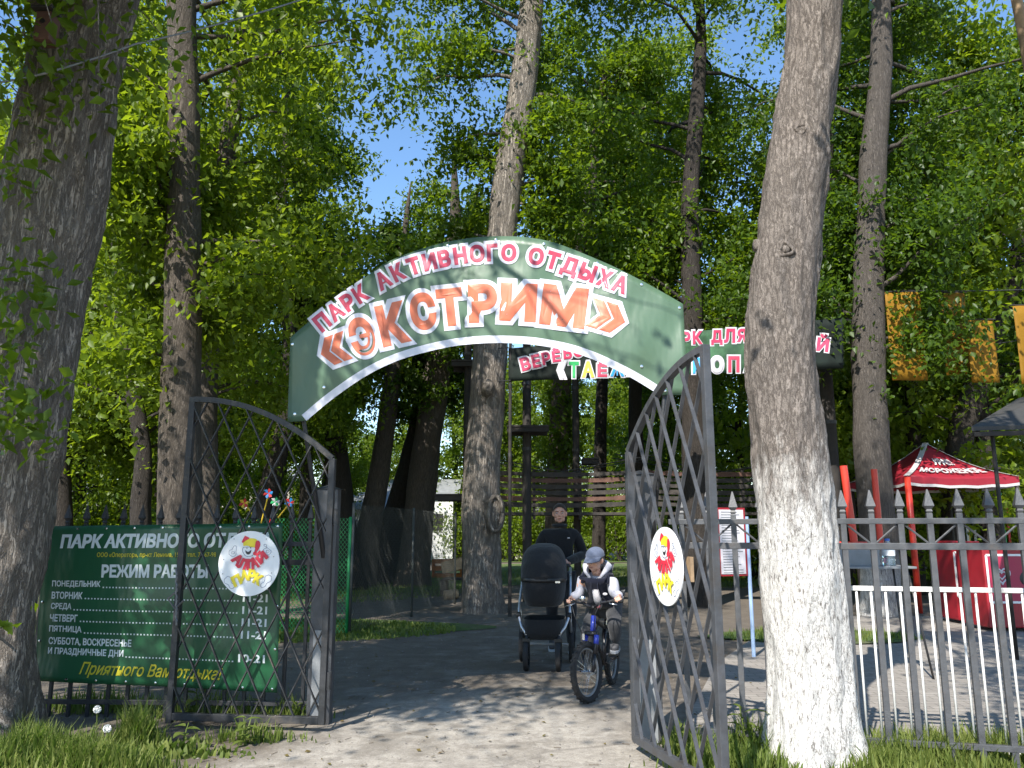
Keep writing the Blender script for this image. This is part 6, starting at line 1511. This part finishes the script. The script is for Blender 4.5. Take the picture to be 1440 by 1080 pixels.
weed(gnd(258, 1058), "flat broad weed in front of the left gate leaf", 8, .12, .030, 6, up=.5)
weed(gnd(344, 1050), "spreading weed under the bottom rail of the left gate leaf", 12, .13, .022, 7, up=.5)
for k, (px, py, h) in enumerate([(131, 1062, .26), (146, 1078, .20)]):
    p = gnd(px, py); root = thing("dandelion", ["taller white dandelion clock above the grass left of the gate", "lower white dandelion clock near the grass tuft left of the gate"][k], "flower", (p.x, p.y, 0), 0, "dandelion clocks")
    m = MB(); m.tube([(0, 0, 0), (.01, 0, h * .5), (0, 0, h)], .003, 6); m.build("stem", GRASS, root)
    m = MB(); m.ball((0, 0, h + .015), .010, 8); g = random.Random(k)
    for i in range(110):
        d = Vector((g.gauss(0, 1), g.gauss(0, 1), g.gauss(0, 1))).normalized(); s = d.orthogonal().normalized(); c = Vector((0, 0, h + .015)) + d * .022; m.add([c - d * .01, c + s * .004, c + d * .003, c - s * .004], [(0, 1, 2, 3)])
    m.build("seed_head", flat("seed_white", (.75, .75, .72)), root)
# fallen leaves, twigs and grit scattered over the path
def litter():
    g = np.random.default_rng(9); n = 1300
    y = 4.2 + 10 * g.uniform(0, 1, n) ** 1.7; x = g.uniform(-2.6, 2.2, n) + 0 * y; c = np.stack([x, y, np.full(n, .011)], 1)
    m = MB()
    for p in c:
        s = g.uniform(.004, .013); a = g.uniform(0, 6.28)
        V = [Vector((p[0] + math.cos(a + t) * s * g.uniform(.6, 1.2), p[1] + math.sin(a + t) * s * g.uniform(.6, 1.2), .006)) for t in (0, 1.3, 2.5, 3.8, 5.1)]
        m.add(V + [Vector((p[0], p[1], .006 + s * g.uniform(.4, .9)))], [(0, 1, 5), (1, 2, 5), (2, 3, 5), (3, 4, 5), (4, 0, 5)], 0)
    for i in range(280):
        px_, py_ = g.uniform(-2.6, 2.2), 4.2 + 9 * g.uniform(0, 1) ** 1.6; a = g.uniform(0, 6.28); l_ = g.uniform(.02, .07)
        m.cur = 1; m.tube([(px_, py_, .009), (px_ + math.cos(a) * l_, py_ + math.sin(a) * l_, .011)], .002, 4)
    for i in range(420):
        px_, py_ = g.uniform(-3.4, 2.6), 4.2 + 10 * g.uniform(0, 1) ** 1.4; a = g.uniform(0, 6.28); l_ = g.uniform(.02, .05); d = Vector((math.cos(a), math.sin(a), g.uniform(0, .2))); s = Vector((-d.y, d.x, g.uniform(-.2, .2)))
        c_ = Vector((px_, py_, .012)); m.cur = 2; m.add([c_ - d * l_ * .5, c_ + s * l_ * .3, c_ + d * l_ * .5, c_ - s * l_ * .3 + Vector((0, 0, .006))], [(0, 1, 2, 3)])
    tag(m.build("debris", [paint("grit", (.22, .20, .18), .9, var=.4, scale=40), paint("twig", (.10, .075, .05), .9), leaf_mat("dry_leaf", (.16, .10, .04), (.20, .19, .06), (.2, .15, .04))]), "grit, twigs and dry leaves scattered over the path", "debris", kind='stuff')
litter()
